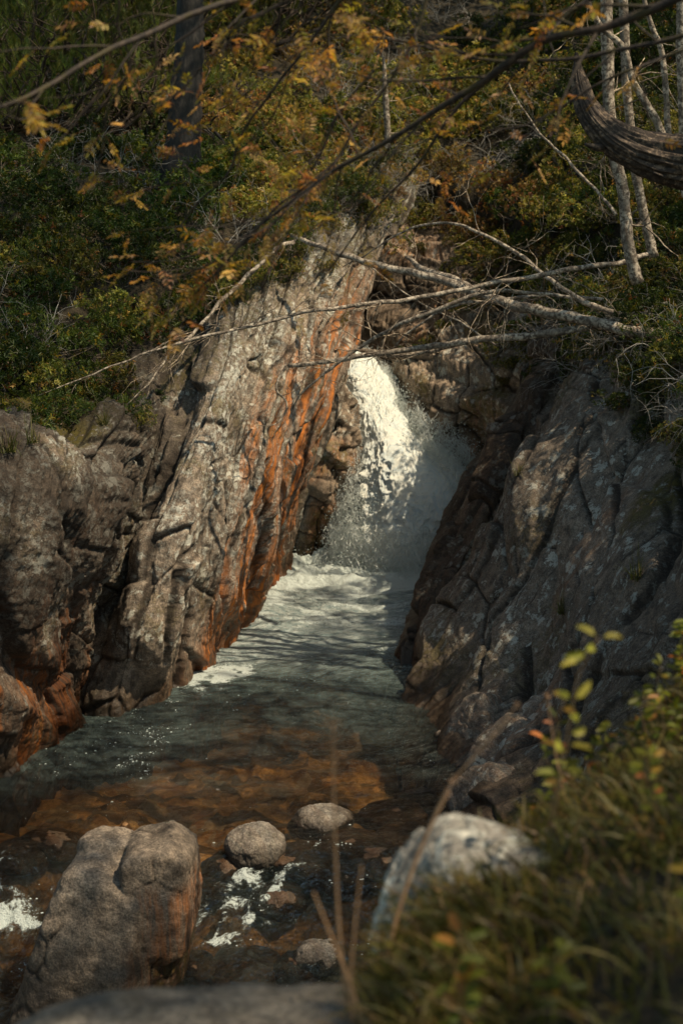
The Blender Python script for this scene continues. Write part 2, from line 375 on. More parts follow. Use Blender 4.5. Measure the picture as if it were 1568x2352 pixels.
def rock_sheet(name, ribs, M, N, masks, big=.16, strata=.10, cracks=.07, fine=.03, flip=False, cell=(1.4, .55), seed=0., parent=None, flute=0., fsc=.6):
    P, A, v = loft(ribs, M, N); U, Hh = suv_of(P); n = gnormals(P)
    if flip: n = -n
    wob = fbm(P*1.1+seed, 4)*.35; sd_ = int(seed*3) % 200
    w1, w2 = cell
    b1, k1, v1 = bedding(U, Hh, w1, w2, sd_, wob); b2, k2, v2 = bedding(U, Hh, w1*.29, w2*.42, sd_+11, wob*2)
    e, cid = voro(np.stack([(U+wob*.12)/(w1*1.5)+seed, (Hh+wob*.12)/(w2*.8), np.full_like(U, .5+seed)], -1))
    f1 = trifacet(U/(w1*.9)+wob*.7, Hh/(w2*.5)+wob*.5, sd_+5); f2 = trifacet(U/(w1*.33)+wob, Hh/(w2*.2)+wob, sd_+6); f3 = trifacet(U/.09+wob*3, Hh/.13+wob*3, sd_+7)
    on1 = sstep(-.3, .15, perlin(P*1.2+seed+3)); on2 = sstep(-.05, .35, perlin(P*1.5+seed+8))
    on1 = sstep(-.45, .0, perlin(P*1.2+seed+3)); cr = np.exp(-(k1/.018)**2)*on1; cr2 = np.exp(-(k2/.007)**2)*on2; cr3 = np.exp(-(e*w1*1.2/.016)**2)*sstep(-.2, .2, perlin(P*1.3+seed+5))
    d = big*(.55*fbm(P*.8+seed, 2) + 1.1*f1 + .28*f2*(.4+.6*on2)) + strata*b1 + strata*.34*b2*on2 + cracks*(.55*(cid-.5)) - .5*cracks*cr - .25*cracks*cr2 - .4*cracks*cr3
    if flute is not None and np.any(flute):
        fl = flute(A, v) if callable(flute) else flute
        d = d + fl*(1.1*.11*ridged(np.stack([U*7+wob*.4, Hh*.14, 0*U], -1), 2) + .05*ridged(np.stack([U*22+wob, Hh*.5, 0*U+4], -1), 2))
    d = blur2(d, 2)
    fin = fine*(.45*fbm(P*8+seed, 5, .7) + fsc*.55*f3*on2 + .40*ridged(np.stack([U*15+wob*2, Hh*2.4, 0*U+6+seed], -1), 3, .6))
    P2 = P + n*(d + fin)[..., None]
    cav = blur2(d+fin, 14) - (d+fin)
    n2 = gnormals(P2)*(-1 if flip else 1)
    stain, moss, wet, lich, dark, warm = [np.broadcast_to(m, U.shape).astype(float) for m in masks(P2, A, v, n2, U, Hh)]
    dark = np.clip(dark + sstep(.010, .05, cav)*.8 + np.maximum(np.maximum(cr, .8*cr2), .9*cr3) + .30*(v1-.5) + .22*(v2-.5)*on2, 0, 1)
    wz = P2[..., 2] - wl(P2) + .10*fbm(P2*2.2, 3)
    wet = np.clip(wet + sstep(.42, .10, wz), 0, 1); lich = lich*sstep(.25, .6, wz)
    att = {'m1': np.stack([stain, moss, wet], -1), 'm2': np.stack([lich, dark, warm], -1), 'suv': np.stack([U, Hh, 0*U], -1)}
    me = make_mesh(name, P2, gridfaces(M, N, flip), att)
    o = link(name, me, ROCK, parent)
    return o, P2
def ico(sub=6):
    import bmesh
    bm = bmesh.new(); bmesh.ops.create_icosphere(bm, subdivisions=sub, radius=1.)
    V = np.array([v.co[:] for v in bm.verts]); T = np.array([[v.index for v in f.verts] for f in bm.faces]); bm.free()
    return V, T
ICO = {k: ico(k) for k in (4, 5, 6, 7)}
def stone(name, c, size, planes=(), seed=0., sub=6, rough=.05, sharp=9., masks=(0, 0, 0, .5, 0, .3), parent=None, bumpy=.12, strat=None, rot=0.):
    """boulder: sphere cut softly by planes (normal, distance), then weathered"""
    D, T = ICO[sub]; D = D/np.linalg.norm(D, axis=1)[:, None]
    size = np.asarray(size, float)
    inv = np.full(len(D), 1.0)**sharp
    acc = inv.copy()
    rk = np.random.default_rng(int(seed*100)); planes = list(planes) + [(rk.normal(size=3), .80+.16*rk.random()) for _ in range(12)]
    for nrm, dist in planes:
        nrm = np.asarray(nrm, float); nrm = nrm/np.linalg.norm(nrm)
        acc = acc + np.clip(D@nrm/dist, 0, None)**sharp
    r = acc**(-1/sharp)
    r = r*(1 + bumpy*fbm(D*1.6+seed, 4) )
    P = D*r[:, None]*size
    if rot:
        cr, sr = math.cos(rot), math.sin(rot); P = P@np.array([[cr, sr, 0], [-sr, cr, 0], [0, 0, 1.]])
    s0 = size.mean()
    e, cid = voro(P/s0*2.2+seed)
    d = rough*s0*(fbm(P/s0*4+seed, 5, .6)*.7 + .5*ridged(P/s0*3+seed, 3) - .8*np.exp(-(e/.05)**2)*(perlin(P/s0+seed) > 0))
    P = P + D*d[:, None]; Pw = P + np.asarray(c)
    N = len(P); stain, moss, wet, lich, dark, warm = [np.broadcast_to(m(Pw) if callable(m) else m, (N,)).astype(float) for m in masks]
    wz = Pw[:, 2] - wl(Pw) + .05*fbm(Pw*5, 3)
    wet = np.clip(wet + sstep(.09, .0, wz), 0, 1); lich = lich*sstep(.05, .2, wz)
    suv = np.stack([P[:, 0]+P[:, 1]*.6, P[:, 2]*1.3, 0*P[:, 0]], -1)
    me = make_mesh(name, P, T, {'m1': np.stack([stain, moss, wet], -1), 'm2': np.stack([lich, dark, warm], -1), 'suv': suv})
    return link(name, me, ROCK, parent, tuple(c))
#SECTION_CLIFFS
def masks_left(P, A, v, n, U, Hh):
    nz = perlin(P*1.1)*.5
    st = sstep(4.4, 5.4, A+nz+1.3*sstep(.45, .1, v))*sstep(8.8, 8.2, A)*sstep(.80, .45, v+nz*.25) + .7*sstep(6.9, 7.3, A)*sstep(8.3, 7.9, A)*sstep(.85, .5, v)
    st = np.clip(st*sstep(-.45, .15, perlin(np.stack([U*4.5, Hh*.4, 0*U], -1))), 0, 1)
    st = np.maximum(st, .5*sstep(.35, .1, v)*sstep(3.2, 4.4, A))
    moss = .75*sstep(.16, .05, v)*sstep(2.5, 4.5, A) + .5*sstep(.1, .6, n[..., 2])*sstep(.45, .9, v) + .35*sstep(.2, .5, perlin(P*2.3+4))
    lich = sstep(1.8, 2.6, A)*sstep(7.6, 6.0, A)*sstep(.20, .42, v) + .35
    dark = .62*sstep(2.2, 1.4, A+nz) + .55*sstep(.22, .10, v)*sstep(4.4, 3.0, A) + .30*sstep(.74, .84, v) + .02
    return st, np.clip(moss, 0, 1), 0*U, np.clip(lich, 0, 1), np.clip(dark, 0, 1), .55
LEFT = [
 [(60,1960,12.0),(100,1700,12.2),(150,1500,12.2),(190,1300,12.3),(225,1050,12.6),(250,900,13.3),(260,840,14.2)],
 [(160,1900,12.0),(180,1660,12.3),(255,1400,12.7),(325,1150,12.9),(385,950,13.2),(420,820,13.7),(440,770,14.6)],
 [(260,1850,12.0),(282,1625,12.2),(295,1450,12.1),(365,1200,12.4),(440,1000,12.8),(510,800,13.4),(540,700,14.4)],
 [(360,1810,12.0),(378,1590,12.5),(392,1440,12.2),(440,1200,12.4),(500,980,12.9),(560,780,13.6),(620,600,15.)],
 [(420,1790,12.8),(430,1560,13.3),(462,1400,13.3),(497,1200,13.3),(545,970,13.6),(605,760,14.2),(680,540,15.4)],
 [(480,1760,13.3),(488,1520,13.9),(500,1380,13.5),(545,1150,13.5),(600,920,13.9),(660,720,14.6),(760,470,16.)],
 [(500,1690,14.0),(505,1470,14.6),(540,1340,14.3),(592,1130,14.3),(655,900,14.7),(725,680,15.4),(820,410,17.)],
 [(555,1650,14.9),(560,1420,15.5),(585,1290,15.1),(625,1110,15.0),(688,890,15.4),(765,650,16.2),(875,375,17.5)],
 [(592,1560,16.2),(600,1330,17.),(618,1235,16.1),(662,1085,15.9),(740,855,16.2),(825,620,17),(918,375,18.5)],
 [(635,1500,17.5),(640,1300,18.3),(662,1200,18.0),(706,1050,18.0),(768,850,18.2),(842,600,18.6),(930,410,20)]]
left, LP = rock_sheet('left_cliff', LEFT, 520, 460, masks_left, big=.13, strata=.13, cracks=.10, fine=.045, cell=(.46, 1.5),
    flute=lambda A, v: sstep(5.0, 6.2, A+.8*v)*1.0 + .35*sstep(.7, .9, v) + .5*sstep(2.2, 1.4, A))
tag(left, 'tall leaning rock wall left of the water with sunlit lichen and bright orange streaks', 'rock cliff')

def masks_block(P, A, v, n, U, Hh):
    nz = perlin(P*1.4)
    st = 1.0*sstep(.62, .25, v+nz*.2)*sstep(-.3, .3, perlin(np.stack([U*2.2, Hh*.5, 0*U+2], -1)))
    moss = .9*sstep(.80, .95, v+nz*.12) + .4*sstep(.2, .5, nz)
    return np.clip(st, 0, 1), np.clip(moss, 0, 1), 0*U, sstep(.2, .5, v)*.7 + .2, .35*sstep(.3, .0, v) + .86 - .45*sstep(.05, .5, nz), .7  # the darkness term paints shade over the block, thinner in noise patches
BLOCK = [
 [(-700,2300,7.5),(-560,1900,7.5),(-470,1500,7.8),(-420,1150,8.5),(-380,950,9.3),(-380,880,11)],
 [(-400,2200,8.8),(-330,1800,9.0),(-270,1450,9.2),(-220,1150,9.6),(-170,960,10.2),(-150,880,11.6)],
 [(-150,2100,9.6),(-110,1850,9.9),(-70,1500,9.9),(-20,1200,10.1),(20,1010,10.6),(40,930,11.8)],
 [(0,2050,9.9),(20,1780,10.6),(40,1480,10.4),(80,1220,10.5),(125,1030,10.9),(140,940,12.2)],
 [(90,1950,10.8),(110,1690,11.5),(130,1440,11.1),(175,1220,11.0),(220,1050,11.4),(250,955,12.6)],
 [(135,1900,11.4),(160,1660,12.1),(185,1450,11.8),(245,1250,11.6),(285,1080,11.9),(310,980,13)],
 [(175,1860,12.6),(205,1620,12.9),(232,1430,12.7),(292,1260,12.6),(332,1090,12.8),(362,990,13.5)]]
blk, BP = rock_sheet('mossy_rock_block', BLOCK, 400, 380, masks_block, big=.20, strata=.13, cracks=.10, fine=.06, cell=(.55, 1.0), seed=5.)
tag(blk, 'rough broken rock block at left edge with moss and white lichen spots on top', 'rock cliff')

def masks_crag(P, A, v, n, U, Hh):
    nz = perlin(P*1.7)
    return .35*sstep(-.1, .4, nz), .75*sstep(.45, .12, v)+.5*sstep(0, .5, nz), .25*sstep(.5, 0, v), .3*sstep(.4, .7, v), .15*sstep(.3, 0, v), .75
CRAG = [
 [(560,1450,19.2),(575,1300,19.2),(620,1150,19.2),(680,1000,19.2),(740,850,19.4),(770,760,20)],
 [(640,1420,18.4),(645,1300,18.6),(670,1180,18.6),(710,1050,18.6),(760,930,18.8),(785,840,19.3)],
 [(700,1420,18.3),(705,1290,18.6),(725,1170,18.3),(760,1050,18.3),(795,940,18.7),(790,860,19.3)],
 [(765,1420,18.6),(770,1275,18.9),(780,1180,18.7),(812,1080,18.7),(822,960,19.0),(796,865,19.6)],
 [(800,1400,20),(800,1280,20),(800,1180,20.),(830,1080,20.0),(840,960,20.2),(830,880,20.4)]]
crag, CP = rock_sheet('wet_crag', CRAG, 260, 200, masks_crag, big=.16, strata=.08, cracks=.10, fine=.07, cell=(.30, .5), seed=9.)
tag(crag, 'knobbly brown crag with moss fringe directly left of the waterfall', 'rock')

def masks_right(P, A, v, n, U, Hh):
    nz = perlin(P*1.2); warm = .35*sstep(2.9, 2.2, A) + .25*sstep(6, 8, A)
    st = .12*sstep(2.8, 2.2, A)*sstep(0, .4, nz)*sstep(.4, .1, v) + .3*sstep(5.6, 6.6, A)*sstep(.0, .5, perlin(np.stack([U*1.5, Hh*.4, 0*U], -1)))
    moss = .5*sstep(.15, .5, nz)*sstep(.5, 1, v) + .3*sstep(.3, .6, nz)
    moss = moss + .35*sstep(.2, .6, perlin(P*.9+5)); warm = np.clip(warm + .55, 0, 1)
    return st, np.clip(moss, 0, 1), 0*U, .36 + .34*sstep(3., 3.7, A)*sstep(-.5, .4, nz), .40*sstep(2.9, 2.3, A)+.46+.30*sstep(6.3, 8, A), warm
RIGHT = [
 [(1040,1420,18.0),(1045,1290,18.3),(1075,1200,18.3),(1120,1090,18.5),(1175,980,18.5),(1230,850,18.5),(1270,760,18.6)],
 [(885,1600,14.2),(916,1475,14.8),(970,1360,15.3),(1012,1265,15.7),(1078,1120,16.1),(1140,1000,16.4),(1215,850,16.9),(1230,760,17.4)],
 [(900,1640,13.8),(925,1500,14.2),(1000,1395,14.7),(1062,1270,15.0),(1132,1110,15.3),(1200,960,15.7),(1265,840,16.1),(1305,750,16.8)],
 [(915,1680,13.2),(934,1530,13.8),(1022,1400,14.6),(1098,1265,14.9),(1188,1105,15.1),(1258,950,15.5),(1320,830,15.8),(1360,745,16.3)],
 [(925,1720,12.6),(938,1560,13.1),(1012,1420,13.3),(1100,1285,13.3),(1200,1115,13.4),(1290,945,13.7),(1350,840,14.1),(1400,745,14.8)],
 [(935,1810,11.6),(945,1640,12.3),(1060,1500,12.3),(1180,1340,12.3),(1280,1170,12.4),(1350,1020,12.6),(1420,890,12.9),(1490,760,13.6)],
 [(1000,1930,10.6),(1012,1740,11.3),(1130,1600,11.4),(1270,1430,11.5),(1380,1260,11.5),(1450,1100,11.7),(1510,950,12.0),(1580,800,12.6)],
 [(1030,2080,9.4),(1042,1880,10.1),(1180,1740,10.2),(1330,1560,10.1),(1450,1380,10.1),(1530,1220,10.3),(1590,1060,10.6),(1660,880,11.2)],
 [(1050,2250,8.2),(1080,2050,8.7),(1240,1900,8.8),(1410,1700,8.8),(1560,1500,8.8),(1660,1330,9),(1720,1150,9.2),(1800,950,10)],
 [(1100,2600,6.8),(1160,2350,7.0),(1330,2120,7.1),(1520,1900,7.2),(1700,1650,7.3),(1820,1450,7.5),(1920,1250,7.8),(2000,1050,8.6)]]
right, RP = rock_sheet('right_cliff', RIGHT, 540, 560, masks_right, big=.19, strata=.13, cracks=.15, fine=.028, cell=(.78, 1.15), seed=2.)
tag(right, 'great grey slanting rock wall with pale lichen patches right of the water', 'rock cliff')

def masks_top(P, A, v, n, U, Hh):
    nz = perlin(P*1.7)
    return .2*sstep(0, .5, nz), .7*sstep(-.1, .4, nz)*sstep(.1, .6, v), .3*sstep(.3, 0, v), .25, .35*sstep(.5, .0, v), .75
KNOB = [
 [(880,1250,20.5),(885,1000,20.4),(900,900,20.4),(905,840,20.5),(925,800,21.)],
 [(930,1250,19.2),(932,1000,19.4),(925,900,19.5),(930,840,19.8),(950,800,20.8)],
 [(985,1250,18.8),(985,1040,19.0),(985,930,18.9),(1000,830,19.3),(1010,740,20.4)],
 [(1060,1250,18.4),(1060,1040,18.7),(1060,930,18.5),(1080,800,19.0),(1090,700,20.2)],
 [(1120,1250,18.2),(1130,1040,18.3),(1140,930,18.2),(1160,790,18.8),(1170,690,19.8)],
 [(1220,1250,18.2),(1240,1040,18.0),(1260,900,17.8),(1280,760,18.2),(1300,680,19.2)]]
knob, KP = rock_sheet('bulging_rock', KNOB, 260, 260, masks_top, big=.26, strata=.05, cracks=.12, fine=.07, cell=(.5, .6), seed=14.)
tag(knob, 'dark brown bulging rock with dappled sun just right of the waterfall top', 'rock')

def masks_back(P, A, v, n, U, Hh):
    nz = perlin(P*1.3)
    return .3*sstep(0, .5, nz), .4*sstep(.1, .6, nz), .1, .35*sstep(.1, .4, nz), .3*sstep(.2, -.3, nz), .9
BACK = [
 [(700,900,21.3),(730,760,21.6),(760,640,22.),(790,540,22.6),(800,470,23.5)],
 [(840,880,21.4),(860,740,21.6),(880,640,21.8),(900,560,22.2),(905,500,23.3)],
 [(930,860,21.3),(950,740,21.3),(960,640,21.6),(970,580,22.1),(975,510,23.2)],
 [(1020,800,20.8),(1040,700,21.0),(1060,620,21.4),(1070,560,21.8),(1070,500,23)],
 [(1130,780,20.3),(1140,680,20.5),(1170,600,20.9),(1180,550,21.3),(1190,500,22.6)],
 [(1230,780,19.8),(1240,680,20.0),(1270,600,20.4),(1300,540,21.),(1320,480,22.)]]
back, KP2 = rock_sheet('rear_rock_face', BACK, 260, 300, masks_back, big=.32, strata=.05, cracks=.16, fine=.07, cell=(.6, .7), seed=21.)
tag(back, 'reddish brown broken rock face behind the fallen birches above the waterfall', 'rock')

# ------------------------------------------------------------------ hillside, stream bed
HILL = [
 [(-900,1100,6.5),(-900,900,8),(-900,650,11),(-900,350,16),(-900,-50,24),(-900,-500,40),(-900,-900,60)],
 [(-300,1050,9.5),(-300,850,11),(-300,600,14),(-300,320,18),(-300,-20,24),(-300,-450,38),(-300,-900,60)],
 [(0,1000,11.3),(0,830,12.6),(0,570,15),(0,310,18),(0,0,24),(0,-400,38),(0,-900,60)],
 [(300,990,13.3),(300,820,13.8),(300,610,15.2),(300,360,18.5),(300,80,24),(300,-400,38),(300,-900,60)],
 [(520,820,14.9),(530,700,15.2),(540,560,16.2),(555,350,19.5),(570,90,24),(580,-400,38),(590,-900,60)],
 [(700,640,16.4),(700,560,16.7),(740,480,17.2),(770,350,20),(780,100,25),(780,-400,38),(780,-900,60)],
 [(860,900,22.6),(870,700,23.0),(890,540,23.2),(900,380,23.4),(900,150,26),(900,-400,38),(900,-900,60)],
 [(1060,900,21.8),(1060,700,22.2),(1060,520,22.8),(1060,370,23.4),(1060,150,27),(1060,-400,38),(1060,-900,60)],
 [(1230,880,19.5),(1230,720,19.2),(1220,570,20.3),(1210,390,22.4),(1200,150,26),(1200,-400,38),(1200,-900,60)],
 [(1420,860,14.8),(1420,720,15.3),(1420,560,16.2),(1410,380,18.5),(1400,150,22.5),(1400,-400,36),(1400,-900,58)],
 [(1600,900,12.2),(1600,740,13.0),(1600,560,14.4),(1600,380,16.5),(1600,130,20.5),(1600,-400,34),(1600,-900,56)],
 [(2000,1050,9.0),(2000,850,10.2),(2000,600,12),(2000,350,14.5),(2000,100,18),(2000,-400,30),(2000,-900,50)],
 [(2900,1100,7.0),(2900,800,8.5),(2900,500,11),(2900,200,14),(2900,-200,20),(2900,-700,34),(2900,-1000,50)]]
HPt, HA, Hv = loft(HILL, 260, 420)
hn = gnormals(HPt); HPt = HPt + hn*(.22*fbm(HPt*.7, 4) + .06*fbm(HPt*4, 3))[..., None]
hill = link('hillside', make_mesh('hillside', HPt, gridfaces(260, 420)), SOIL); tag(hill, kind='structure')

gx, gy = np.meshgrid(np.linspace(-60, 60, 60), np.linspace(-40, 90, 60))
g0 = np.stack([gx, gy, -2.2+0*gx], -1)
tag(link('ground', make_mesh('ground', g0, gridfaces(60, 60)), SOIL), kind='structure')
bx_, by_ = np.meshgrid(np.linspace(-5, 4, 380), np.linspace(5.2, 23, 620))
bP = np.stack([bx_, by_, 0*bx_], -1)
bw = .35*fbm(bP*1.7, 3); e, cid = voro(np.stack([bx_*2.3+bw, by_*2.6-bw, 0*bx_], -1)); e_s, cid_s = voro(np.stack([bx_*7+bw*3, by_*7, 0*bx_+4], -1))
bz = wl(bP) - .50 + .26*np.exp(-((by_-9.75)/.55)**2) + .14*sstep(9.4, 8.9, by_) + .13*fbm(bP*1.1, 3) + .15*sstep(0, .5, e)*cid + .05*sstep(0, .4, e_s)*sstep(.45, .9, cid_s) + .18*sstep(10.2, 9.3, by_)*(.3+.7*sstep(-.2, .5, perlin(bP*2.1))) - .25*sstep(11, 14, by_)
bP[..., 2] = bz
tag(link('stream_bed', make_mesh('stream_bed', bP, gridfaces(380, 620) if False else gridfaces(620, 380)), BED), kind='structure')

# ------------------------------------------------------------------ stream water
wx, wy = np.meshgrid(np.linspace(-4.6, 3.2, 560), np.linspace(5.4, 20.3, 1000))
wP = np.stack([wx, wy, 0*wx], -1)
cxx = np.interp(wy, [5.4, 9, 11, 13, 15, 17, 19, 20.3], [-.6, -.6, -.4, -.35, -.05, .2, .55, .7])      # the current's middle line
near_fall = sstep(14.5, 19, wy)
rap = sstep(9.6, 9.0, wy)
cal = 1-near_fall
flow = np.stack([(wx-cxx)*1.0, wy*1.0, 0*wx], -1)
sw = perlin(wP*.6)
rap = rap*1.0
fl2 = np.stack([(wx-cxx)+.35*sw, wy*.9+.5*sw, 0*wx], -1)
hgt = (.034+.07*near_fall)*fbm(np.stack([fl2[..., 0]*1.6, fl2[..., 1]*2.6, 0*wx], -1), 4, .55) \
    + (.016+.045*near_fall)*ridged(np.stack([fl2[..., 0]*1.3, fl2[..., 1]*4.2, 0*wx+3], -1), 3) \
    + rap*(.06*fbm(wP*2.3+3, 3) + .03*ridged(wP*5, 3, .6) + .05*ridged(wP*np.array([3.2, 3.2, 1])+4, 3)) + .16*sstep(17.0, 18.3, wy)*ridged(wP*2.4+9, 4, .6)
hgt = hgt + (.007+.008*np.clip(near_fall+rap, 0, 1))*ridged(np.stack([fl2[..., 0]*5, fl2[..., 1]*11, 0*wx+5], -1), 3, .62) + .004*ridged(np.stack([fl2[..., 0]*13+fl2[..., 1]*4, fl2[..., 1]*22, 0*wx+8], -1), 2)
wP[..., 2] = wl(wP) + hgt
foam = -.35 + .0*wx
foam = np.maximum(foam, -.35 + .95*sstep(11.0, 17.6, wy)*(.60+.75*fbm(np.stack([fl2[..., 0]*1.3, fl2[..., 1]*2.2, 0*wx+1], -1), 4)))
foam = np.maximum(foam, -.35+1.15*sstep(16.3, 17.9, wy))
def spot(px, py, rx, ry, amp, z=0.):
    g = ground(px, py, z); return amp*np.exp(-(((wx-g[0])/rx)**2 + ((wy-g[1])/ry)**2))
bias = .12*np.exp(-((wx-np.interp(wy, [10.3, 11.2, 12.5, 13.5], [-1.9, -1.75, -1.5, -1.1]))/.35)**2)*sstep(10.2, 10.8, wy)*sstep(14, 13, wy) + spot(460, 1555, .55, .5, .50) + spot(540, 1545, .25, .3, .3) + spot(590, 1405, .35, .5, .30) + spot(640, 1325, .3, .6, .5) \
    + spot(585, 2120, .22, .24, .36, -.42) + spot(520, 2190, .30, .20, .30, -.42) + spot(640, 2085, .32, .26, .26, -.42) + spot(20, 2180, .30, .26, .42, -.42) + spot(20, 2080, .2, .3, .2, -.42) + spot(920, 1990, .3, .3, .16, -.3) + spot(450, 2070, .12, .1, .3, -.4) + spot(-60, 2120, .3, .3, .4, -.4) \
    + spot(230, 1790, .4, .5, .14) + spot(330, 1720, .5, .6, .12) + spot(300, 1640, .8, .6, .06) + spot(150, 1850, .5, .3, .14)
rr_ = ridged(wP*np.array([3.2, 3.2, 1])+4, 3); foam = foam + .34*rap*sstep(.30, .75, rr_)*sstep(9.3, 8.9, wy)*sstep(7.2, 7.8, wy) + bias*(.75+.8*perlin(wP*7)+.4*perlin(wP*17)) + .10*rap*sstep(-.1, .5, perlin(wP*3+7)) 
milk = np.clip(.02 + .10*sstep(10.1, 10.6, wy) + 1.0*sstep(10.4, 16.5, wy + .55*(cxx-wx)+.6*perlin(wP*.8)), 0, 1.) + .10*rap
wat = link('stream', make_mesh('stream', wP, gridfaces(1000, 560), {'wf': np.stack([foam, milk, np.clip(near_fall+rap, 0, 1)], -1),
    'suv': fl2}), WATER)
tag(wat, kind='structure')
# flecks of foam drifting on the current
rs = np.random.default_rng(31); fx = -4+7*rs.random(160000); fy = 6.2+12.6*rs.random(160000); J = np.clip(((fx+4.6)/7.8*559).astype(int), 0, 559); I = np.clip(((fy-5.4)/14.9*999).astype(int), 0, 999)
fp = wP[I, J]; lane = perlin(np.stack([(fx-cxx[I, J])*3.5+.5*sw[I, J], fy*1.1, 0*fx+2], -1)); clump = perlin(fp*4.5)
dn = .015 + .55*near_fall[I, J] + 2.2*np.clip(bias[I, J], 0, 1) + .22*rap[I, J]*sstep(.1, .7, rr_[I, J])
kf = rs.random(len(fx)) < np.clip(dn, 0, 1)*np.clip(.25+1.7*lane, 0, 1)**1.5*np.clip(.4+1.5*clump, 0, 1)
fp = fp[kf]; fr_ = .0028+.0085*rs.random(len(fp))**3
Vf = np.array([[1, 0, 0], [.3, 1, 0], [-1, .2, 0], [-.2, -1, 0], [0, 0, .55]])[None]*fr_[:, None, None]*(.7+.6*rs.random((len(fp), 5, 1))) + fp[:, None] + [0, 0, .001]
Tf = (np.array([[0, 1, 4], [1, 2, 4], [2, 3, 4], [3, 0, 4]])[None] + np.arange(len(fp))[:, None, None]*5).reshape(-1, 3)
tag(link('foam_flecks', make_mesh('foam_flecks', Vf.reshape(-1, 3), Tf, {'tint': np.tile([[.75, .82, .80]], (len(fp)*5, 1))}), FOAM), 'specks of white foam drifting on the stream', 'foam', kind='stuff')

# ------------------------------------------------------------------ waterfall
FALL = [
 [(790,1320,18.4),(786,1230,18.55),(796,1130,18.8),(822,1040,19.1),(818,950,19.4),(798,880,19.7),(781,832,19.95),(775,815,20.6)],
 [(850,1325,18.15),(845,1230,18.3),(855,1130,18.45),(858,1030,18.75),(842,950,19.15),(822,880,19.55),(806,834,19.85),(800,815,20.6)],
 [(915,1325,18.05),(915,1230,18.1),(912,1130,18.2),(896,1030,18.55),(868,960,19.05),(846,890,19.5),(828,842,19.85),(822,822,20.6)],
 [(975,1320,18.05),(980,1230,18.1),(975,1130,18.15),(936,1040,18.55),(895,965,19.05),(870,905,19.5),(848,858,19.85),(840,836,20.6)],
 [(1010,1310,18.1),(1030,1220,18.15),(1040,1120,18.2),(990,1048,18.5),(922,988,19.0),(890,922,19.5),(864,878,19.85),(856,852,20.6)],
 [(1030,1300,18.2),(1065,1200,18.25),(1085,1110,18.3),(1058,1042,18.5),(945,1006,19.0),(908,940,19.5),(880,892,19.85),(868,866,20.6)]]
fallroot = empty('waterfall', tuple(at(900, 1290, 18.4)))
tag(fallroot, 'white foaming waterfall dropping between the rock walls into the stream', 'waterfall')
fr = np.array(fallroot.location)
for k, (off, lo, hi, th) in enumerate([(0., .34, .46, 0.), (-.12, .50, .58, .12)]):
    P, A, v = loft(FALL, 420, 220); U, Hh = suv_of(P); n = gnormals(P); 
    if n[..., 1].mean() > 0: n = -n
    d = (.13+.05*k)*fbm(P*np.array([2.2, 2.2, 1.0])+k*7, 3) + .03*ridged(np.stack([U*6+k, Hh*1.2, 0*U], -1), 3) + .12*np.sin(np.clip(A/5, 0, 1)*np.pi)
    P = P + n*(d - off)[..., None]*.55 + n*(.035*ridged(np.stack([U*9, Hh*5+k, 0*U], -1), 3, .6)*sstep(.0, .12, v))[..., None]
    a = A/5.; dens = .5 + .14*np.sin(a*np.pi) + .10*sstep(.5, .95, v)
    edge = np.minimum(a, 1-a)
    dens = dens + .20*sstep(.6, .3, v)*sstep(.05, .35, a) - .42*sstep(.12, .0, edge) 
    dens = dens - .27*sstep(.28, .08, a)*sstep(.46, .30, v)                       # broken curtain at lower left
    dens = dens - .16*sstep(.80, .97, a)*sstep(.5, .35, v) + .1*sstep(.16, .02, v)
    m = fall_material('falling_water' , lo, hi, k*2.3+1)
    link('water_curtain', make_mesh('water_curtain', P-fr, gridfaces(420, 220), {'wf': np.stack([dens, 0*dens, 0*dens], -1), 'suv': np.stack([U+.15*fbm(P*2, 3), Hh, 0*U], -1)}), m, fallroot)
# upper chute behind the lip
UP = [[(862,905,20.4),(850,870,21),(842,838,21.8),(838,815,23)], [(900,935,20.3),(893,890,20.8),(885,845,21.6),(882,812,23)], [(932,930,20.1),(935,880,20.7),(935,835,21.4),(935,812,23)],[(950,930,20.1),(960,880,20.7),(965,835,21.4),(970,812,23)]]
P, A, v = loft(UP, 160, 120); U, Hh = suv_of(P); P = P + gnormals(P)*(.08*fbm(P*3, 4))[..., None]
up = link('upper_chute', make_mesh('upper_chute', P-fr, gridfaces(160, 120), {'wf': np.stack([-.02+.12*fbm(P*2, 3), .9+0*U, 1+0*U], -1), 'suv': np.stack([U, Hh, 0*U], -1)}), WATER, fallroot)
# drops and foam lumps
def drops(name, pts, rad, parent=None, off=np.zeros(3)):
    V0 = np.array([[1, 0, 0], [-1, 0, 0], [0, 1, 0], [0, -1, 0], [0, 0, 1], [0, 0, -1.]]); T0 = np.array([[0, 2, 4], [2, 1, 4], [1, 3, 4], [3, 0, 4], [2, 0, 5], [1, 2, 5], [3, 1, 5], [0, 3, 5]])
    n = len(pts); V = pts[:, None] - off + V0[None]*rad[:, None, None]*(.7+.6*rng.random((n, 1, 3))); T = (T0[None] + np.arange(n)[:, None, None]*6).reshape(-1, 3)
    return link(name, make_mesh(name, V.reshape(-1, 3), T, {'tint': np.tile(np.array([[.75, .82, .8]]), (n*6, 1))}), FOAM, parent)
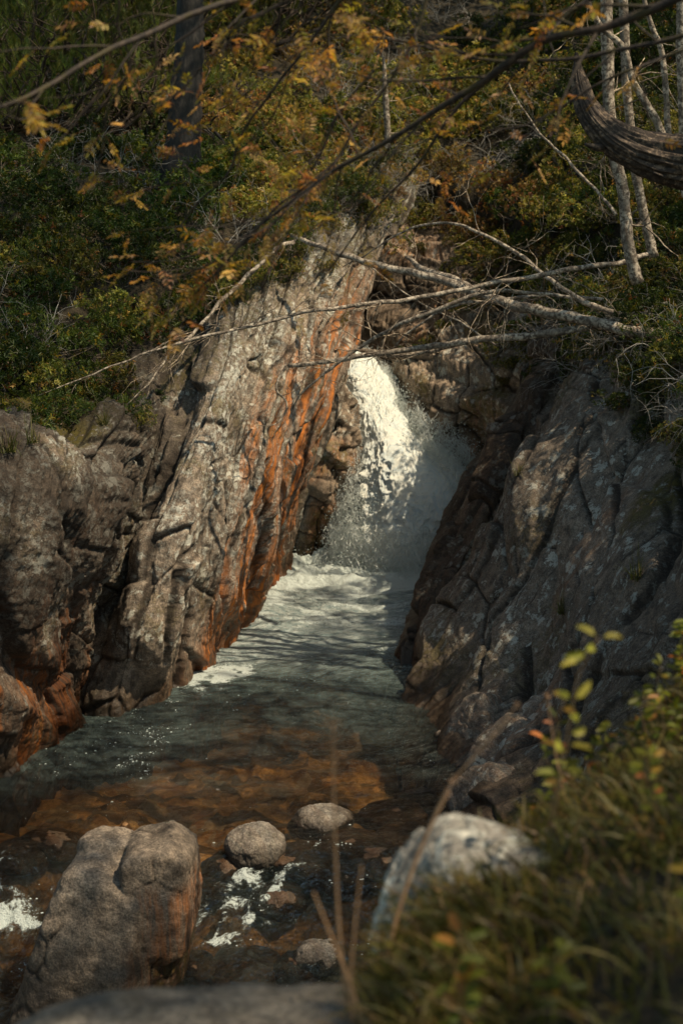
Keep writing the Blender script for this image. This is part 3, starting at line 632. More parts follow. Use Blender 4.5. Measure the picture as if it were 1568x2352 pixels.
# torn strands of water following the fall
def strands(name, n, seed, amin, amax, vmin, vmax, out, wid, len_):
    rs = np.random.default_rng(seed); P, A, v = loft(FALL, 300, 160); nn = gnormals(P)
    if nn[..., 1].mean() > 0: nn = -nn
    a = (amin+(amax-amin)*rs.random(n))*159; v0 = vmin+(vmax-vmin)*rs.random(n); L = len_*(.3+1.2*rs.random(n)**2); K = 5; rows = []
    off = out*(rs.random(n)**1.3) + .06 + .10*np.sin(np.clip(a/159, 0, 1)*np.pi); jit = rs.normal(size=n)*1.0
    w = wid*(.3+1.*rs.random(n)**2); dz = rs.normal(size=(n, 3))*.012
    for k in range(K):
        vv = np.clip(v0 - L*k/(K-1), 0, 1)*299; aa = np.clip(a + jit*k/(K-1)*2.5, 0, 159); i = vv.astype(int); j = aa.astype(int)
        c = P[i, j] + nn[i, j]*off[:, None] + dz*k; s_ = np.stack([np.ones(n), .25*rs.normal(size=n), .1*rs.normal(size=n)], 1); ww = w*math.sin(math.pi*(k+.35)/(K-.3))
        rows += [c - s_*ww[:, None], c + s_*ww[:, None]]
    V = np.stack(rows, 1); base = np.arange(n)[:, None]*2*K; q = np.concatenate([base+np.array([[2*k, 2*k+1, 2*k+3, 2*k+2]]) for k in range(K-1)])
    g = .72+.28*rs.random((n, 1)); m = MB(); m.add(V.reshape(-1, 3)-fr, q, None, np.repeat(np.array([[.90, .95, .93]])*g, 2*K, 0))
    o = link(name, m.mesh(name), STRAND, fallroot); o['kind'] = 'stuff'; return o
strands('water_strands', 4500, 2, .80, 1.07, .03, .62, .30, .0060, .010)
strands('water_strands', 5500, 3, -.06, .24, .03, .55, .22, .0055, .012)
strands('water_strands', 2500, 5, .86, 1.04, .60, .97, .12, .0050, .010)
strands('water_strands', 1500, 1, -.02, 1.02, .4, .97, .10, .0040, .010)
strands('water_strands', 4000, 4, .0, 1.0, .02, .16, .38, .0060, .010)
pts = []
def cloud(n, px, py, Y, s):
    c = at(px, py, Y); q = c + rng.normal(size=(n, 3))*np.array(s); pts.append(q)
cloud(500, 1045, 1050, 18.3, (.10, .12, .07)); cloud(350, 1010, 1030, 18.4, (.12, .12, .06)); cloud(400, 805, 1200, 18.3, (.08, .1, .28)); cloud(350, 850, 1200, 18.1, (.12, .1, .3))
cloud(300, 1060, 1120, 18.1, (.06, .1, .22)); cloud(200, 930, 930, 19.2, (.08, .1, .10)); cloud(250, 960, 985, 18.9, (.08, .1, .07)); cloud(700, 900, 1285, 18.0, (.55, .25, .06)); cloud(300, 780, 1270, 18.2, (.14, .2, .08))
cloud(400, 980, 1200, 18., (.16, .1, .3)); cloud(250, 820, 1080, 18.9, (.05, .1, .18))
pts = np.concatenate(pts); pts[:, 2] = np.maximum(pts[:, 2], .0)
pts = np.concatenate([pts, pts + rng.normal(size=pts.shape)*.09, pts + rng.normal(size=pts.shape)*.16]); pts[:, 2] = np.maximum(pts[:, 2], .0)
sp = drops('spray', pts, .003+.009*rng.random(len(pts))**3, fallroot, fr); sp['kind'] = 'stuff'

# ------------------------------------------------------------------ stones in the stream
c = at(250, 2200, 8.0)
big = empty('river_boulder', tuple(c)); tag(big, 'big tall wet boulder with a notched sunlit top at lower left', 'boulder')
cb = np.array(c)
def mask_stain(P):
    q = P + cb*0; return .45*sstep(.16, .34, q[:, 0]+.12*perlin(P*6))*sstep(.62, .45, q[:, 2])
def mask_moss(P):
    q = P + cb*0; return .8*sstep(.14, .32, q[:, 0]+.14*perlin(P*7))*sstep(.25, -.05, q[:, 2])
def mask_dk(P): return .55*sstep(.05, .45, -P[:, 0]+.1*perlin(P*4)) + .2
def cutball(D, planes, base, sharp):
    acc = np.full(len(D), (1/base)**sharp)
    for nrm, dist in planes:
        nrm = np.asarray(nrm, float); nrm = nrm/np.linalg.norm(nrm); acc = acc + np.clip(D@nrm/dist, 0, None)**sharp
    return D*(acc**(-1/sharp))[:, None]
def fused(name, pieces, voxel, smooth_it, seed, rough, masks, parent, holes=()):
    m = MB()
    for (D, T), pl_, base, sharp, off, sc in pieces:
        m.add(cutball(D/np.linalg.norm(D, axis=1)[:, None], pl_, base, sharp)*np.asarray(sc) + off, None, T)
    o = link(name, m.mesh(name), None, parent)
    a = o.modifiers.new('r', 'REMESH'); a.mode = 'VOXEL'; a.voxel_size = voxel; b = o.modifiers.new('s', 'SMOOTH'); b.iterations = smooth_it; b.factor = .5
    dg = bpy.context.evaluated_depsgraph_get(); dg.update(); me = bpy.data.meshes.new_from_object(o.evaluated_get(dg)); o.modifiers.clear()
    n = len(me.vertices); V = np.zeros(n*3); me.vertices.foreach_get('co', V); V = V.reshape(-1, 3); N = np.zeros(n*3); me.vertices.foreach_get('normal', N); N = N.reshape(-1, 3)
    Q = np.array([list(p.vertices) for p in me.polygons if len(p.vertices) == 4]); T_ = np.array([list(p.vertices) for p in me.polygons if len(p.vertices) == 3]).reshape(-1, 3).astype(int)
    e, cid = voro(V*3.1+seed)
    crk = np.exp(-(e/.035)**2)*sstep(.0, .3, perlin(V*2+seed))
    d = rough*(.8*fbm(V*3+seed, 3) + .35*fbm(V*13+seed, 4, .65) + .3*ridged(V*8+seed, 3)) - .012*crk
    P_ = V + N*d[:, None]
    stain, moss, wet, lich, dark, warm = [np.broadcast_to(q(P_) if callable(q) else q, (n,)).astype(float) for q in masks]
    dark = np.clip(dark + .7*crk, 0, 1)
    me2 = make_mesh(name, P_, [Q, T_], {'m1': np.stack([stain, moss, wet], -1), 'm2': np.stack([lich, dark, warm], -1), 'suv': np.stack([P_[:, 0]+.6*P_[:, 1], P_[:, 2], 0*P_[:, 0]], -1)})
    me2.materials.append(ROCK); o.data = me2; bpy.data.meshes.remove(me); return o
def mask_dark2(P): return np.where((P[:, 2] > .52) & (P[:, 0] < .12), .0, .30) + .35*sstep(.35, -.25, P[:, 2]+.25*perlin(P*3)) + .25*sstep(.1, .5, perlin(P*5+3))  # shade painted on the wet front and knob, plateau left light, plus random tone
bodypl = [((-.941, .1, .339), .41), ((.983, -.1, -.181), .43), ((.51, -.1, .86), .575), ((-.10, 0, 1), .645), ((-.18, -1, .26), .40), ((.80, -.62, .02), .405), ((-.75, -.7, .35), .50), ((0, 1, .1), .45), ((-.6, 0, 1), .66)]
knobpl = [((-1, -.05, -.12), .165), ((.05, -1, .12), .26), ((1, -.05, -.05), .215), ((-.15, 0, 1), .195), ((.75, 0, 1), .225), ((-.8, 0, 1), .215), ((0, 1, 0), .3), ((.6, -1, 0), .28)]
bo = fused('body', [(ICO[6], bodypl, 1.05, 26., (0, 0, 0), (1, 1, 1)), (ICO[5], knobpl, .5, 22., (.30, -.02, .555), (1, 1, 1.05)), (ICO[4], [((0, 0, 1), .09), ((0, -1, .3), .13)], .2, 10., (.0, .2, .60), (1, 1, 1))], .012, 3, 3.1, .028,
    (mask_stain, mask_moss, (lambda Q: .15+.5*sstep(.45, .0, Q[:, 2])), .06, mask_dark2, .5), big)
for name, px, py, z, size, seed, label, pls in [
  ('river_stone', 588, 1935, -.02, (.235, .22, .20), 1.3, 'rounded grey stone with a cleft top standing in the shallows, left of the paler one', [((-.3, -.2, 1), .78), ((.8, 0, .9), .85)]),
  ('river_stone', 738, 1880, -.03, (.26, .24, .165), 6.6, 'smooth pale grey stone furthest up the shallows beside the dark rock', [((.25, 0, 1), .7), ((-1, 0, .7), .85)]),
  ('river_stone', 895, 1930, -.12, (.09, .1, .08), 2.6, 'small pale stone poking out of the rapids right of the two larger stones', []),
  ('river_stone', 738, 2195, -.42, (.19, .18, .16), 9.1, 'round wet stone lowest in the rapids by the grass stems', [((0, 0, 1), .8)]),
  ('river_stone', 862, 1895, -.22, (.30, .22, .18), 12.2, 'flat brown stone mostly under water beside the right wall', [((0, 0, 1), .6)]),
  ('river_stone', 860, 2010, -.36, (.22, .2, .12), 22.2, 'low brown stone washed over by the rapids', [((0, 0, 1), .6)]),
  ('river_stone', 640, 2060, -.50, (.22, .2, .14), 17.2, 'dark hidden stone making the white water tumble', [((0, 0, 1), .6)]),
  ('river_stone', 1020, 1690, -.02, (.11, .1, .11), 31., 'small pale chip of rock at the foot of the right wall', [((1, 0, 1), .8)])]:
    g = ground(px, py, z+size[2]*.3)
    o = stone(name, (g[0], g[1], z), size, pls, seed, 6 if size[0] > .15 else 5, .045, 9., (.05, .1, 0, .12, (lambda Q, zz=z, hh=size[2]: .18+.6*sstep(zz+hh*.65, zz+hh*.2, Q[:, 2]+.03*perlin(Q*9))), .0))
    tag(o, label, 'stone')
rk = np.random.default_rng(19)
for k, (px, py, sx, sz) in enumerate([(905,1880,.30,.13),(960,1930,.22,.12),(840,1960,.30,.12),(930,2010,.26,.13),(790,2010,.24,.12),(700,2050,.30,.13),(600,2040,.26,.12),(520,2060,.2,.12),(860,2090,.28,.13),(640,2140,.22,.13),(480,2130,.16,.10),(560,2230,.28,.12),(690,2230,.2,.12),(760,2120,.22,.12),(450,2230,.2,.1),(960,1850,.2,.12),(130,2020,.3,.1),(60,2080,.24,.12)]):
    zz = -.10 if py < 1970 else -.34 if py < 2080 else -.47; g = ground(px, py, zz)
    zz = float(wl(np.array(g))) - .015
    o = stone('wet_shelf_rock', (g[0], g[1], zz-sz*.62), (sx, sx*(.7+.3*rk.random()), sz), [((.1, -.2, 1), .72)], 90+k*2.7, 5, .06, 14., (.15, .1, .9, .05, .35, .7), None, .16, rot=rk.random()*3)
    tag(o, 'low dark wet rock with the rapids washing over it', 'stone', 'low wet rocks in the rapids')
for k, (px, py, Y, sz, lab, pls) in enumerate([
  (1195, 1770, 10.35, (.50, .46, .52), 'rounded grey block low at the foot of the right wall', [((-1, -.6, .9), .62), ((-.9, -1, -.1), .7), ((.3, 0, 1), .8)]),
  (1120, 1850, 9.8, (.42, .42, .44), 'dark block nearest the water below the right wall', [((-1, -.6, .8), .6), ((.3, 0, 1), .8)]),
  (1290, 1690, 10.4, (.55, .46, .44), 'slanting grey block leaning on the right wall above the rounded ones', [((-1, -.5, 1), .6), ((.5, -1, .4), .7)]),
  (1085, 1690, 11.1, (.30, .35, .42), 'narrow wet block wedged where the right wall meets the water', [((-1, -.6, .8), .6)])]):
    cc = at(px, py, Y); o = stone('fallen_block', tuple(cc+np.array([.08, .10, -.08])), sz, pls, 40+k*3.3, 6, .03, 12., (.1, .1, 0, .3, .30, .2)); tag(o, lab, 'rock')
#SECTION_WOOD
# ------------------------------------------------------------------ fallen birches and branches
def pxr(w, Y): return w/2/F*Y*1.02
def polyline(pts, Ya, Yb, sag=0.):
    n = len(pts); return np.array([at(x, y, Ya+(Yb-Ya)*k/(n-1)) for k, (x, y) in enumerate(pts)])
def twig_mesh(P0, d0, L, r, rs, depth=2, droop=-.1):
    """an irregular thin side branch with forks"""
    m = MB()
    def grow(p, d, L, r, lev):
        n = 7; pts = [p]; d = d/np.linalg.norm(d)
        for k in range(n):
            d = d + rs.normal(size=3)*.20 + np.array([0, 0, droop*.25]); d /= np.linalg.norm(d); pts.append(pts[-1] + d*L/n)
        m.tube(pts, np.linspace(r, r*.3, n+1), 5, (.5, .47, .43))
        if lev > 0:
            for k in range(rs.integers(2, 5)):
                i = rs.integers(1, n); e = (pts[i+1]-pts[i]); e = e/np.linalg.norm(e) + rs.normal(size=3)*.65
                grow(pts[i], e, L*(.35+.3*rs.random()), r*.55, lev-1)
    grow(np.zeros(3), np.asarray(d0, float), L, r, depth)
    return m
FALLEN = [
 ('fallen_birch', 'thick pale birch trunk lying slantwise from the left cliff top down to the right bank', [(668,543),(740,568),(850,605),(1000,640),(1090,670),(1200,705),(1330,735),(1440,752),(1560,775)], 14.6, 12.6, [(0, 11), (.3, 21), (.6, 28), (1, 32)], 5),
 ('bent_branch', 'grey branch bending down leftward from the raised tip of the thick fallen birch', [(676,548),(640,565),(560,640),(500,700),(430,775),(400,800),(345,870),(270,950)], 14.5, 12.3, [(0, 12), (.5, 10), (1, 2)], 9),
 ('fallen_branch', 'long thin branch reaching furthest left across the dark cliff, ending in bare tips', [(1500,585),(1420,602),(1330,620),(1200,637),(1100,657),(950,682),(840,692),(700,716),(600,745),(500,766),(380,800),(250,850),(90,910)], 13.2, 11.8, [(0, 14), (.35, 13), (.7, 8), (1, 3)], 10),
 ('fallen_birch', 'pale birch pole lying lowest, level across the top of the waterfall', [(1540,700),(1420,735),(1250,765),(1100,785),(950,800),(800,822),(662,842)], 13.0, 13.6, [(0, 25), (.5, 19), (1, 12)], 4),
 ('arched_branch', 'thin branch arching high over the other fallen wood', [(1500,735),(1410,716),(1330,690),(1265,640),(1200,590),(1120,542),(1050,513),(980,511),(900,540),(840,586),(785,612)], 12.9, 14.6, [(0, 18), (.5, 9), (1, 3)], 5),
 ('fallen_branch', 'forked bare branch sloping down to the left end of the lowest birch pole', [(1300,682),(1150,672),(1060,695),(950,735),(880,768),(820,800),(760,850),(690,905),(660,960)], 12.9, 13.4, [(0, 8), (.3, 13), (.7, 9), (1, 3)], 9),
 ('fallen_branch', 'slender twig hanging below the lowest birch pole in front of the orange rock', [(665,842),(640,885),(655,930),(640,965),(590,975)], 13.5, 13.3, [(0, 8), (1, 2)], 3),
 ('fallen_branch', 'short broken stub lying behind the crossing birches on the right', [(930,590),(985,625),(1040,640),(1100,672)], 15.5, 14.2, [(0, 8), (.3, 22), (1, 18)], 1),
 ('fallen_branch', 'thin crooked branch between the arched branch and the thick birch', [(830,590),(900,650),(980,700),(1060,740),(1140,800)], 14.4, 13.6, [(0, 3), (1, 6)], 5),
 ('fallen_branch', 'dark low branch lying across the lip of the waterfall', [(700,770),(790,790),(880,815),(960,812),(1050,790)], 17.6, 17.0, [(0, 9), (.5, 15), (1, 12)], 3),
 ('fallen_branch', 'pale middle branch lying just under the thick birch on the right', [(1380,690),(1250,678),(1130,690),(1030,715),(940,762),(900,800)], 13.4, 14.0, [(0, 10), (.5, 10), (1, 4)], 6),
 ('leaning_branch', 'thin pale branch leaning down the dark slope on the right', [(1165,190),(1230,290),(1310,375),(1370,445),(1412,497)], 15.5, 14.0, [(0, 3), (.5, 7), (1, 9)], 2),
]
for k, (nm, lab, pts, Ya, Yb, rad, nt_) in enumerate(FALLEN):
    P = polyline(pts, Ya, Yb); P = P + rng.normal(size=P.shape)*.012
    rr = np.interp(np.linspace(0, 1, len(P)), [a for a, b in rad], [b for a, b in rad])
    rr = np.array([pxr(a, p[1]) for a, p in zip(rr, P)])*.82
    P2 = resample(P, 70); r2 = np.interp(np.linspace(0, 1, 70), np.linspace(0, 1, len(P)), rr)
    P2 = P2 + .010*np.stack([perlin(P2*5+q*9+k) for q in range(3)], -1)*1.6
    root = empty(nm, tuple(P2[0])); tag(root, lab, 'birch trunk' if 'birch' in nm else 'branch', 'fallen wood across the gorge')
    m = MB(); m.tube(P2-P2[0], r2, 12, (.5, .5, .5), .22); link('trunk' if 'birch' in nm else 'stem', m.mesh('trunk'), BIRCH, root)
    rs = np.random.default_rng(50+k)
    for j in range(int(nt_*1.8)):
        i = rs.integers(6, 66); T = P2[i+1]-P2[i]; T /= np.linalg.norm(T)
        d = T*rs.choice([.8, .9, -.5]) + rs.normal(size=3)*np.array([.5, .35, .55])
        tm = twig_mesh(None, d, .28+.55*rs.random(), min(r2[i]*.35, .0065), rs, 2 if j % 2 else 1)
        o = link('twig', tm.mesh('twig'), BIRCH, root, tuple(P2[i]-P2[0]))
# ------------------------------------------------------------------ standing trunks
def trunk(nm, lab, cat, pts, Y, rad, mat, group=None, Yb=None, twigs=0):
    P = polyline(pts, Y, Yb or Y); P2 = resample(P, 60); P2 = P2 + .012*np.stack([perlin(P2*2.5+q*9+pts[0][0]) for q in range(3)], -1)
    r2 = np.array([pxr(a, Y) for a in np.interp(np.linspace(0, 1, 60), np.linspace(0, 1, len(rad)), rad)])
    b = P2[-1]; root = empty(nm, tuple(b)); tag(root, lab, cat, group)
    m = MB(); m.tube(P2-b, r2, 14, (.5, .5, .5), .18); link('trunk', m.mesh('trunk'), mat, root)
    rs = np.random.default_rng(abs(int(pts[0][0]))+3)
    for j in range(twigs):
        i = rs.integers(3, 55); d = rs.normal(size=3)*np.array([1, .6, .5])
        link('twig', twig_mesh(None, d, .3+.5*rs.random(), r2[i]*.22, rs, 1).mesh('twig'), mat, root, tuple(P2[i]-b))
    return root
PINEB = bark_material('pine_bark', (.045, .038, .032), (.012, .010, .009), (1, 1, .3), .5)
G_ = 'young birches standing on the right bank'
trunk('birch_tree', 'thickest upright birch trunk, passing behind the curved dead trunk at upper right', 'birch tree', [(1392,-420),(1393,-60),(1395,180),(1405,340),(1430,440),(1440,560),(1462,650)], 12.8, [22,26,27,27,27,26,28], BIRCH, G_, None, 7)
trunk('birch_tree', 'slimmer birch trunk just right of the thickest upright one', 'birch tree', [(1426,-420),(1428,-60),(1440,230),(1455,370),(1480,500),(1500,590)], 13.2, [14,17,20,20,20,22], BIRCH, G_, None, 5)
trunk('birch_tree', 'birch stem slanting to the right between the two upright trunks and the wood', 'birch tree', [(1330,-60),(1345,-10),(1380,60),(1430,110),(1455,190),(1500,265),(1530,330)], 12.2, [9,11,13,14,15,17,17], BIRCH, G_, None, 4)
trunk('birch_tree', 'thin crooked birch stem further right above the curved dead trunk', 'birch tree', [(1440,-200),(1490,40),(1520,130),(1532,290),(1540,420)], 12.4, [6,9,12,14,15], BIRCH, G_, None, 4)
trunk('birch_tree', 'straight birch trunk at the right edge of the picture', 'birch tree', [(1560,-350),(1562,0),(1563,150),(1568,300),(1575,450)], 12.2, [16,19,20,21,22], BIRCH, G_, None, 3)
trunk('pine_tree', 'dark rough pine trunk standing among the shrubs at upper left', 'pine tree', [(446,-500),(440,-60),(434,120),(430,200),(424,300),(416,400),(410,480)], 17.3, [44,52,56,60,64,78,100], PINEB, None, None, 3)
trunk('dead_sapling', 'thin pale broken stem in the sunny shrubs at upper middle', 'sapling', [(880,130),(884,200),(888,280),(890,340)], 20.5, [6,12,14,14], BIRCH, None, None, 4)
# the curved, fluted dead trunk
DT = [((1322,120), 18, 9.4), ((1330,190), 40, 9.4), ((1352,255), 62, 9.35), ((1400,310), 84, 9.3), ((1470,348), 104, 9.25), ((1560,372), 124, 9.2), ((1680,385), 138, 9.1), ((1850,395), 150, 9.0), ((2050,460), 170, 8.9)]
P = np.array([at(a[0], a[1], y) for a, _, y in DT]); P2 = resample(P, 240); r2 = np.interp(np.linspace(0, 1, 240), np.linspace(0, 1, len(DT)), [pxr(b, y) for _, b, y in DT])
T = np.gradient(P2, axis=0); T /= np.linalg.norm(T, axis=1)[:, None]; A = np.cross(T, [0, 1, 0.]); A /= np.linalg.norm(A, axis=1)[:, None]; B = np.cross(T, A)
th = np.linspace(0, 2*np.pi, 121); s = np.linspace(0, 1, 240)[:, None]
thg = th[None] + .5*s; tw = np.stack([np.cos(thg)*3.2, np.sin(thg)*3.2, s*3.+0*thg], -1)
tw2 = np.stack([np.cos(thg)*9, np.sin(thg)*9, s*9+0*thg], -1)
fl = 1 + .26*ridged(tw, 2) + .10*ridged(tw2, 2) + .05*perlin(tw2*2)
rr = r2[:, None]*fl*.95*np.maximum(.25+0*s, np.minimum(1, .35+s*9))
V = P2[:, None] + A[:, None]*(np.cos(th)[None]*rr)[..., None] + B[:, None]*(np.sin(th)[None]*rr*.8)[..., None]
root = empty('dead_tree', tuple(P2[-1])); tag(root, 'dark weathered dead trunk curving out from the right edge like an upturned hook', 'dead tree')
tint = np.repeat((.17+.36*sstep(.75, 1.25, fl))[..., None], 3, -1)*np.array([1.05, .98, .9])
link('trunk', make_mesh('trunk', V-P2[-1], gridfaces(240, 121), {'tint': tint}), DEAD, root)
for k, (sx, r0, L) in enumerate([(60, .035, .25), (110, .02, .3), (150, .03, .2), (90, .02, .2)]):
    b = P2[sx] - P2[-1] - np.array([0, 0, r2[sx]*.5]); d = np.array([-.7, -.3, -.25+.1*k])
    m = MB(); m.tube([b, b+d*L*.5, b+d*L+np.array([0, 0, .05])], [r0, r0*.7, r0*.3], 7, (.35, .33, .3), .3, 12)
    link('broken_root', m.mesh('broken_root'), DEAD, root)

# ------------------------------------------------------------------ shrubs
def pal(rs, n, cols, w):
    i = rs.choice(len(cols), n, p=np.array(w)/sum(w)); c = np.array(cols)[i]; return np.clip(c*(.75+.5*rs.random((n, 1))), 0, 1)
KINDS = {
 'rhodo': dict(cols=[(.035,.062,.012),(.055,.085,.016),(.10,.12,.018),(.20,.16,.02),(.16,.07,.015)], w=[5,4,2,.6,.4], n=330, k=7, L=.058, wd=.017, spread=62, up=.35),
 'berry': dict(cols=[(.20,.20,.035),(.30,.27,.06),(.38,.31,.09),(.09,.11,.02),(.34,.17,.06)], w=[4,4,2,2,1], n=520, k=7, L=.036, wd=.017, spread=66, up=.5),
 'small': dict(cols=[(.13,.15,.025),(.26,.24,.05),(.07,.085,.018),(.34,.20,.06),(.36,.30,.08)], w=[4,3,4,1,1], n=620, k=6, L=.042, wd=.018, spread=72, up=.15),
 'rust': dict(cols=[(.32,.19,.07),(.42,.30,.11),(.20,.17,.04),(.32,.12,.05)], w=[4,3,3,1], n=420, k=7, L=.034, wd=.016, spread=70, up=.5),
}
def shrub_mesh(kind, seed, Rr=.5):
    K = KINDS[kind]; rs = np.random.default_rng(seed); n = K['n']
    nl = 9; lob = rs.normal(size=(nl, 3))*np.array([.34, .34, .20])*Rr*1.5; lob[:, 2] = np.abs(lob[:, 2]) + .16*Rr; lr = Rr*(.32+.22*rs.random(nl))
    i = rs.integers(0, nl, n); d = rs.normal(size=(n, 3)); d[:, 2] = d[:, 2] + .25; d /= np.linalg.norm(d, axis=1)[:, None]
    rad = lr[i]*(.55+.5*rs.random(n)**.5); P = lob[i] + d*rad[:, None]*np.array([1, 1, .85])
    ax = d + rs.normal(size=(n, 3))*.35 + np.array([0, 0, K['up']]); ax /= np.linalg.norm(ax, axis=1)[:, None]
    ref = rs.normal(size=(n, 3)); e1 = np.cross(ax, ref); e1 /= np.linalg.norm(e1, axis=1)[:, None]; e2 = np.cross(ax, e1)
    k = K['k']; ph = rs.random((n, 1))*6.28 + np.arange(k)[None]*2.4; sp = R(K['spread'])*(.45+.75*rs.random((n, k)))
    D = ax[:, None]*np.cos(sp)[..., None] + (e1[:, None]*np.cos(ph)[..., None] + e2[:, None]*np.sin(ph)[..., None])*np.sin(sp)[..., None]
    base = P[:, None] + ax[:, None]*(rs.random((n, k, 1))-.5)*K['L']*1.1
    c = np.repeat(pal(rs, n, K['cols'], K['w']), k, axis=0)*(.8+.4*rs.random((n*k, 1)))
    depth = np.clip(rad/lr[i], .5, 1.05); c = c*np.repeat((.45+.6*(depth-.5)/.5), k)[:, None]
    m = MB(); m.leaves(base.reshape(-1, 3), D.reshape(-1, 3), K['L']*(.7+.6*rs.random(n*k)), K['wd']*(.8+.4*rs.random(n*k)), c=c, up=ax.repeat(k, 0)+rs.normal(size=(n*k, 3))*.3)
    st = MB()
    for q in range(46):
        j = rs.integers(0, n); b = rs.normal(size=3)*np.array([.08, .08, 0]); e = P[j]
        mid = (b+e)/2 + rs.normal(size=3)*.06 + np.array([0, 0, -.05]); g = .45+.3*rs.random()
        st.tube([b, b*.6+mid*.4+rs.normal(size=3)*.02, mid, mid*.4+e*.6+rs.normal(size=3)*.03, e + ax[j]*.02], [.006, .005, .004, .003, .0015], 4, (.20*g*1.6, .16*g*1.6, .12*g*1.6), 0, None, False)
    return m.mesh('foliage', False), st.mesh('stem')
SH = {k: [shrub_mesh(k, 100+7*i+len(k)) for i in range(3)] for k in KINDS}
for k in SH:
    for a, b in SH[k]: a.materials.append(LEAF); b.materials.append(TWIG)
def tangle_mesh(seed):
    rs = np.random.default_rng(seed); m = MB()
    for q in range(26):
        p = rs.normal(size=3)*np.array([.25, .2, .02]); d = rs.normal(size=3)*np.array([.8, .6, .4]) + np.array([0, -.1, .7])
        t = twig_mesh(None, d, .5+.5*rs.random(), .0045, rs, 2, -.3)
        g = .55+.5*rs.random()
        for V in t.V: m_v = V + p; m.V.append(m_v)
        m.Q += [q_+m.n for q_ in t.Q]; m.T += [q_+m.n for q_ in t.T]; m.C += [c_*g for c_ in t.C]; m.n += t.n
    return m.mesh('stem')
TG = [tangle_mesh(300+i) for i in range(3)]
for a in TG: a.materials.append(TWIG)
def pine_meshes(seed):
    """dwarf pine: curved boughs with upright needle brushes"""
    rs = np.random.default_rng(seed); wd = MB(); nd = MB()
    for b in range(9):
        az = rs.random()*6.28; L = .8+.7*rs.random(); p = np.array([0, 0, .0]); d = np.array([math.cos(az), math.sin(az), .25]); pts = [p]
        for k in range(10):
            d = d + rs.normal(size=3)*.12 + np.array([0, 0, .10]); d /= np.linalg.norm(d); pts.append(pts[-1]+d*L/10)
        pts = np.array(pts); wd.tube(pts, np.linspace(.028, .008, 11), 6, (.42, .34, .28), .2, 20)
        for k in range(13):
            i = rs.integers(3, 11); s0 = pts[i] ; e = s0 + rs.normal(size=3)*np.array([.17, .17, .10]) + np.array([0, 0, .14])
            wd.tube([s0, (s0+e)/2+rs.normal(size=3)*.03, e], [.008, .006, .004], 4, (.42, .34, .28), 0, 6, False)
            ax = np.array([0, 0, 1.])+rs.normal(size=3)*.35; ax /= np.linalg.norm(ax); n = 85; l = .10+.12*rs.random()
            t = rs.random(n); base = e + ax*(t*l)[:, None]
            e1 = np.cross(ax, rs.normal(size=3)); e1 /= np.linalg.norm(e1); e2 = np.cross(ax, e1); ph = rs.random(n)*6.28; sp = R(38)*(.5+.8*rs.random(n))*(1.15-.5*t)
            D = ax*np.cos(sp)[:, None] + (e1*np.cos(ph)[:, None] + e2*np.sin(ph)[:, None])*np.sin(sp)[:, None]
            nl = .055+.02*rs.random(n); sd = np.cross(D, rs.normal(size=(n, 3))); sd /= np.linalg.norm(sd, axis=1)[:, None]
            V = np.stack([base+sd*.0022, base-sd*.0022, base+D*nl[:, None]], 1); c = pal(rs, n, [(.07,.11,.022),(.12,.15,.03),(.22,.19,.045)], [3, 3, 1])*(1.1 if rs.random() > .5 else .8)
            nd.add(V, None, np.arange(n*3).reshape(-1, 3), np.repeat(c, 3, 0))
    return nd.mesh('needles', False), wd.mesh('bough')
PN = [pine_meshes(400+i) for i in range(3)]
for a, b in PN: a.materials.append(LEAF); b.materials.append(BROWN)
cnt = 0
LAB = {'rhodo': 'dark glossy-leaved shrub', 'berry': 'sunny yellow-green low shrub', 'small': 'fine-leaved mixed green shrub', 'rust': 'rust and brown tinted low shrub', 'pine': 'dwarf pine with upright needle brushes', 'tangle': 'tangle of bare grey twigs'}
def zone(px, py):
    if py < 300: v = 'high on the slope'
    elif py < 600: v = 'on the middle slope'
    else: v = 'low above the rocks'
    h = 'at the far left' if px < 260 else 'left of the pine trunk' if px < 430 else 'above the left cliff' if px < 760 else 'behind the waterfall' if px < 1080 else 'right of the waterfall' if px < 1330 else 'by the right birches'
    return v+', '+h
def plant(kind, P, s, rz=None, tilt=0.):
    global cnt
    q = [float(a) for a in proj(np.asarray(P)[None])] if False else [float(a[0]) for a in proj(np.asarray(P)[None])]
    nm = {'pine': 'dwarf_pine', 'tangle': 'bare_shrub', 'rhodo': 'rhododendron', 'berry': 'bilberry_bush', 'rust': 'bilberry_bush'}.get(kind, 'shrub')
    if kind == 'tangle':
        o = bpy.data.objects.new(nm, random.choice(TG)); COL.objects.link(o)
    else:
        a, b = random.choice(PN if kind == 'pine' else SH[kind]); o = empty(nm)
        for n2, me in (('needles' if kind == 'pine' else 'foliage', a), ('bough' if kind == 'pine' else 'stem', b)):
            c = bpy.data.objects.new(n2, me); COL.objects.link(c); c.parent = o
    o.location = P; o.scale = (s*(.9+.2*random.random()), s*(.9+.2*random.random()), s*(.85+.3*random.random())); o.rotation_euler = (tilt, random.uniform(-.15, .15), random.random()*6.28 if rz is None else rz)
    tag(o, LAB[kind]+' '+zone(*q), 'shrub', {'pine': 'dwarf pines', 'tangle': 'bare twig tangles'}.get(kind, LAB[kind]+'s')+' on the slopes '+zone(*q)); cnt += 1
    return o
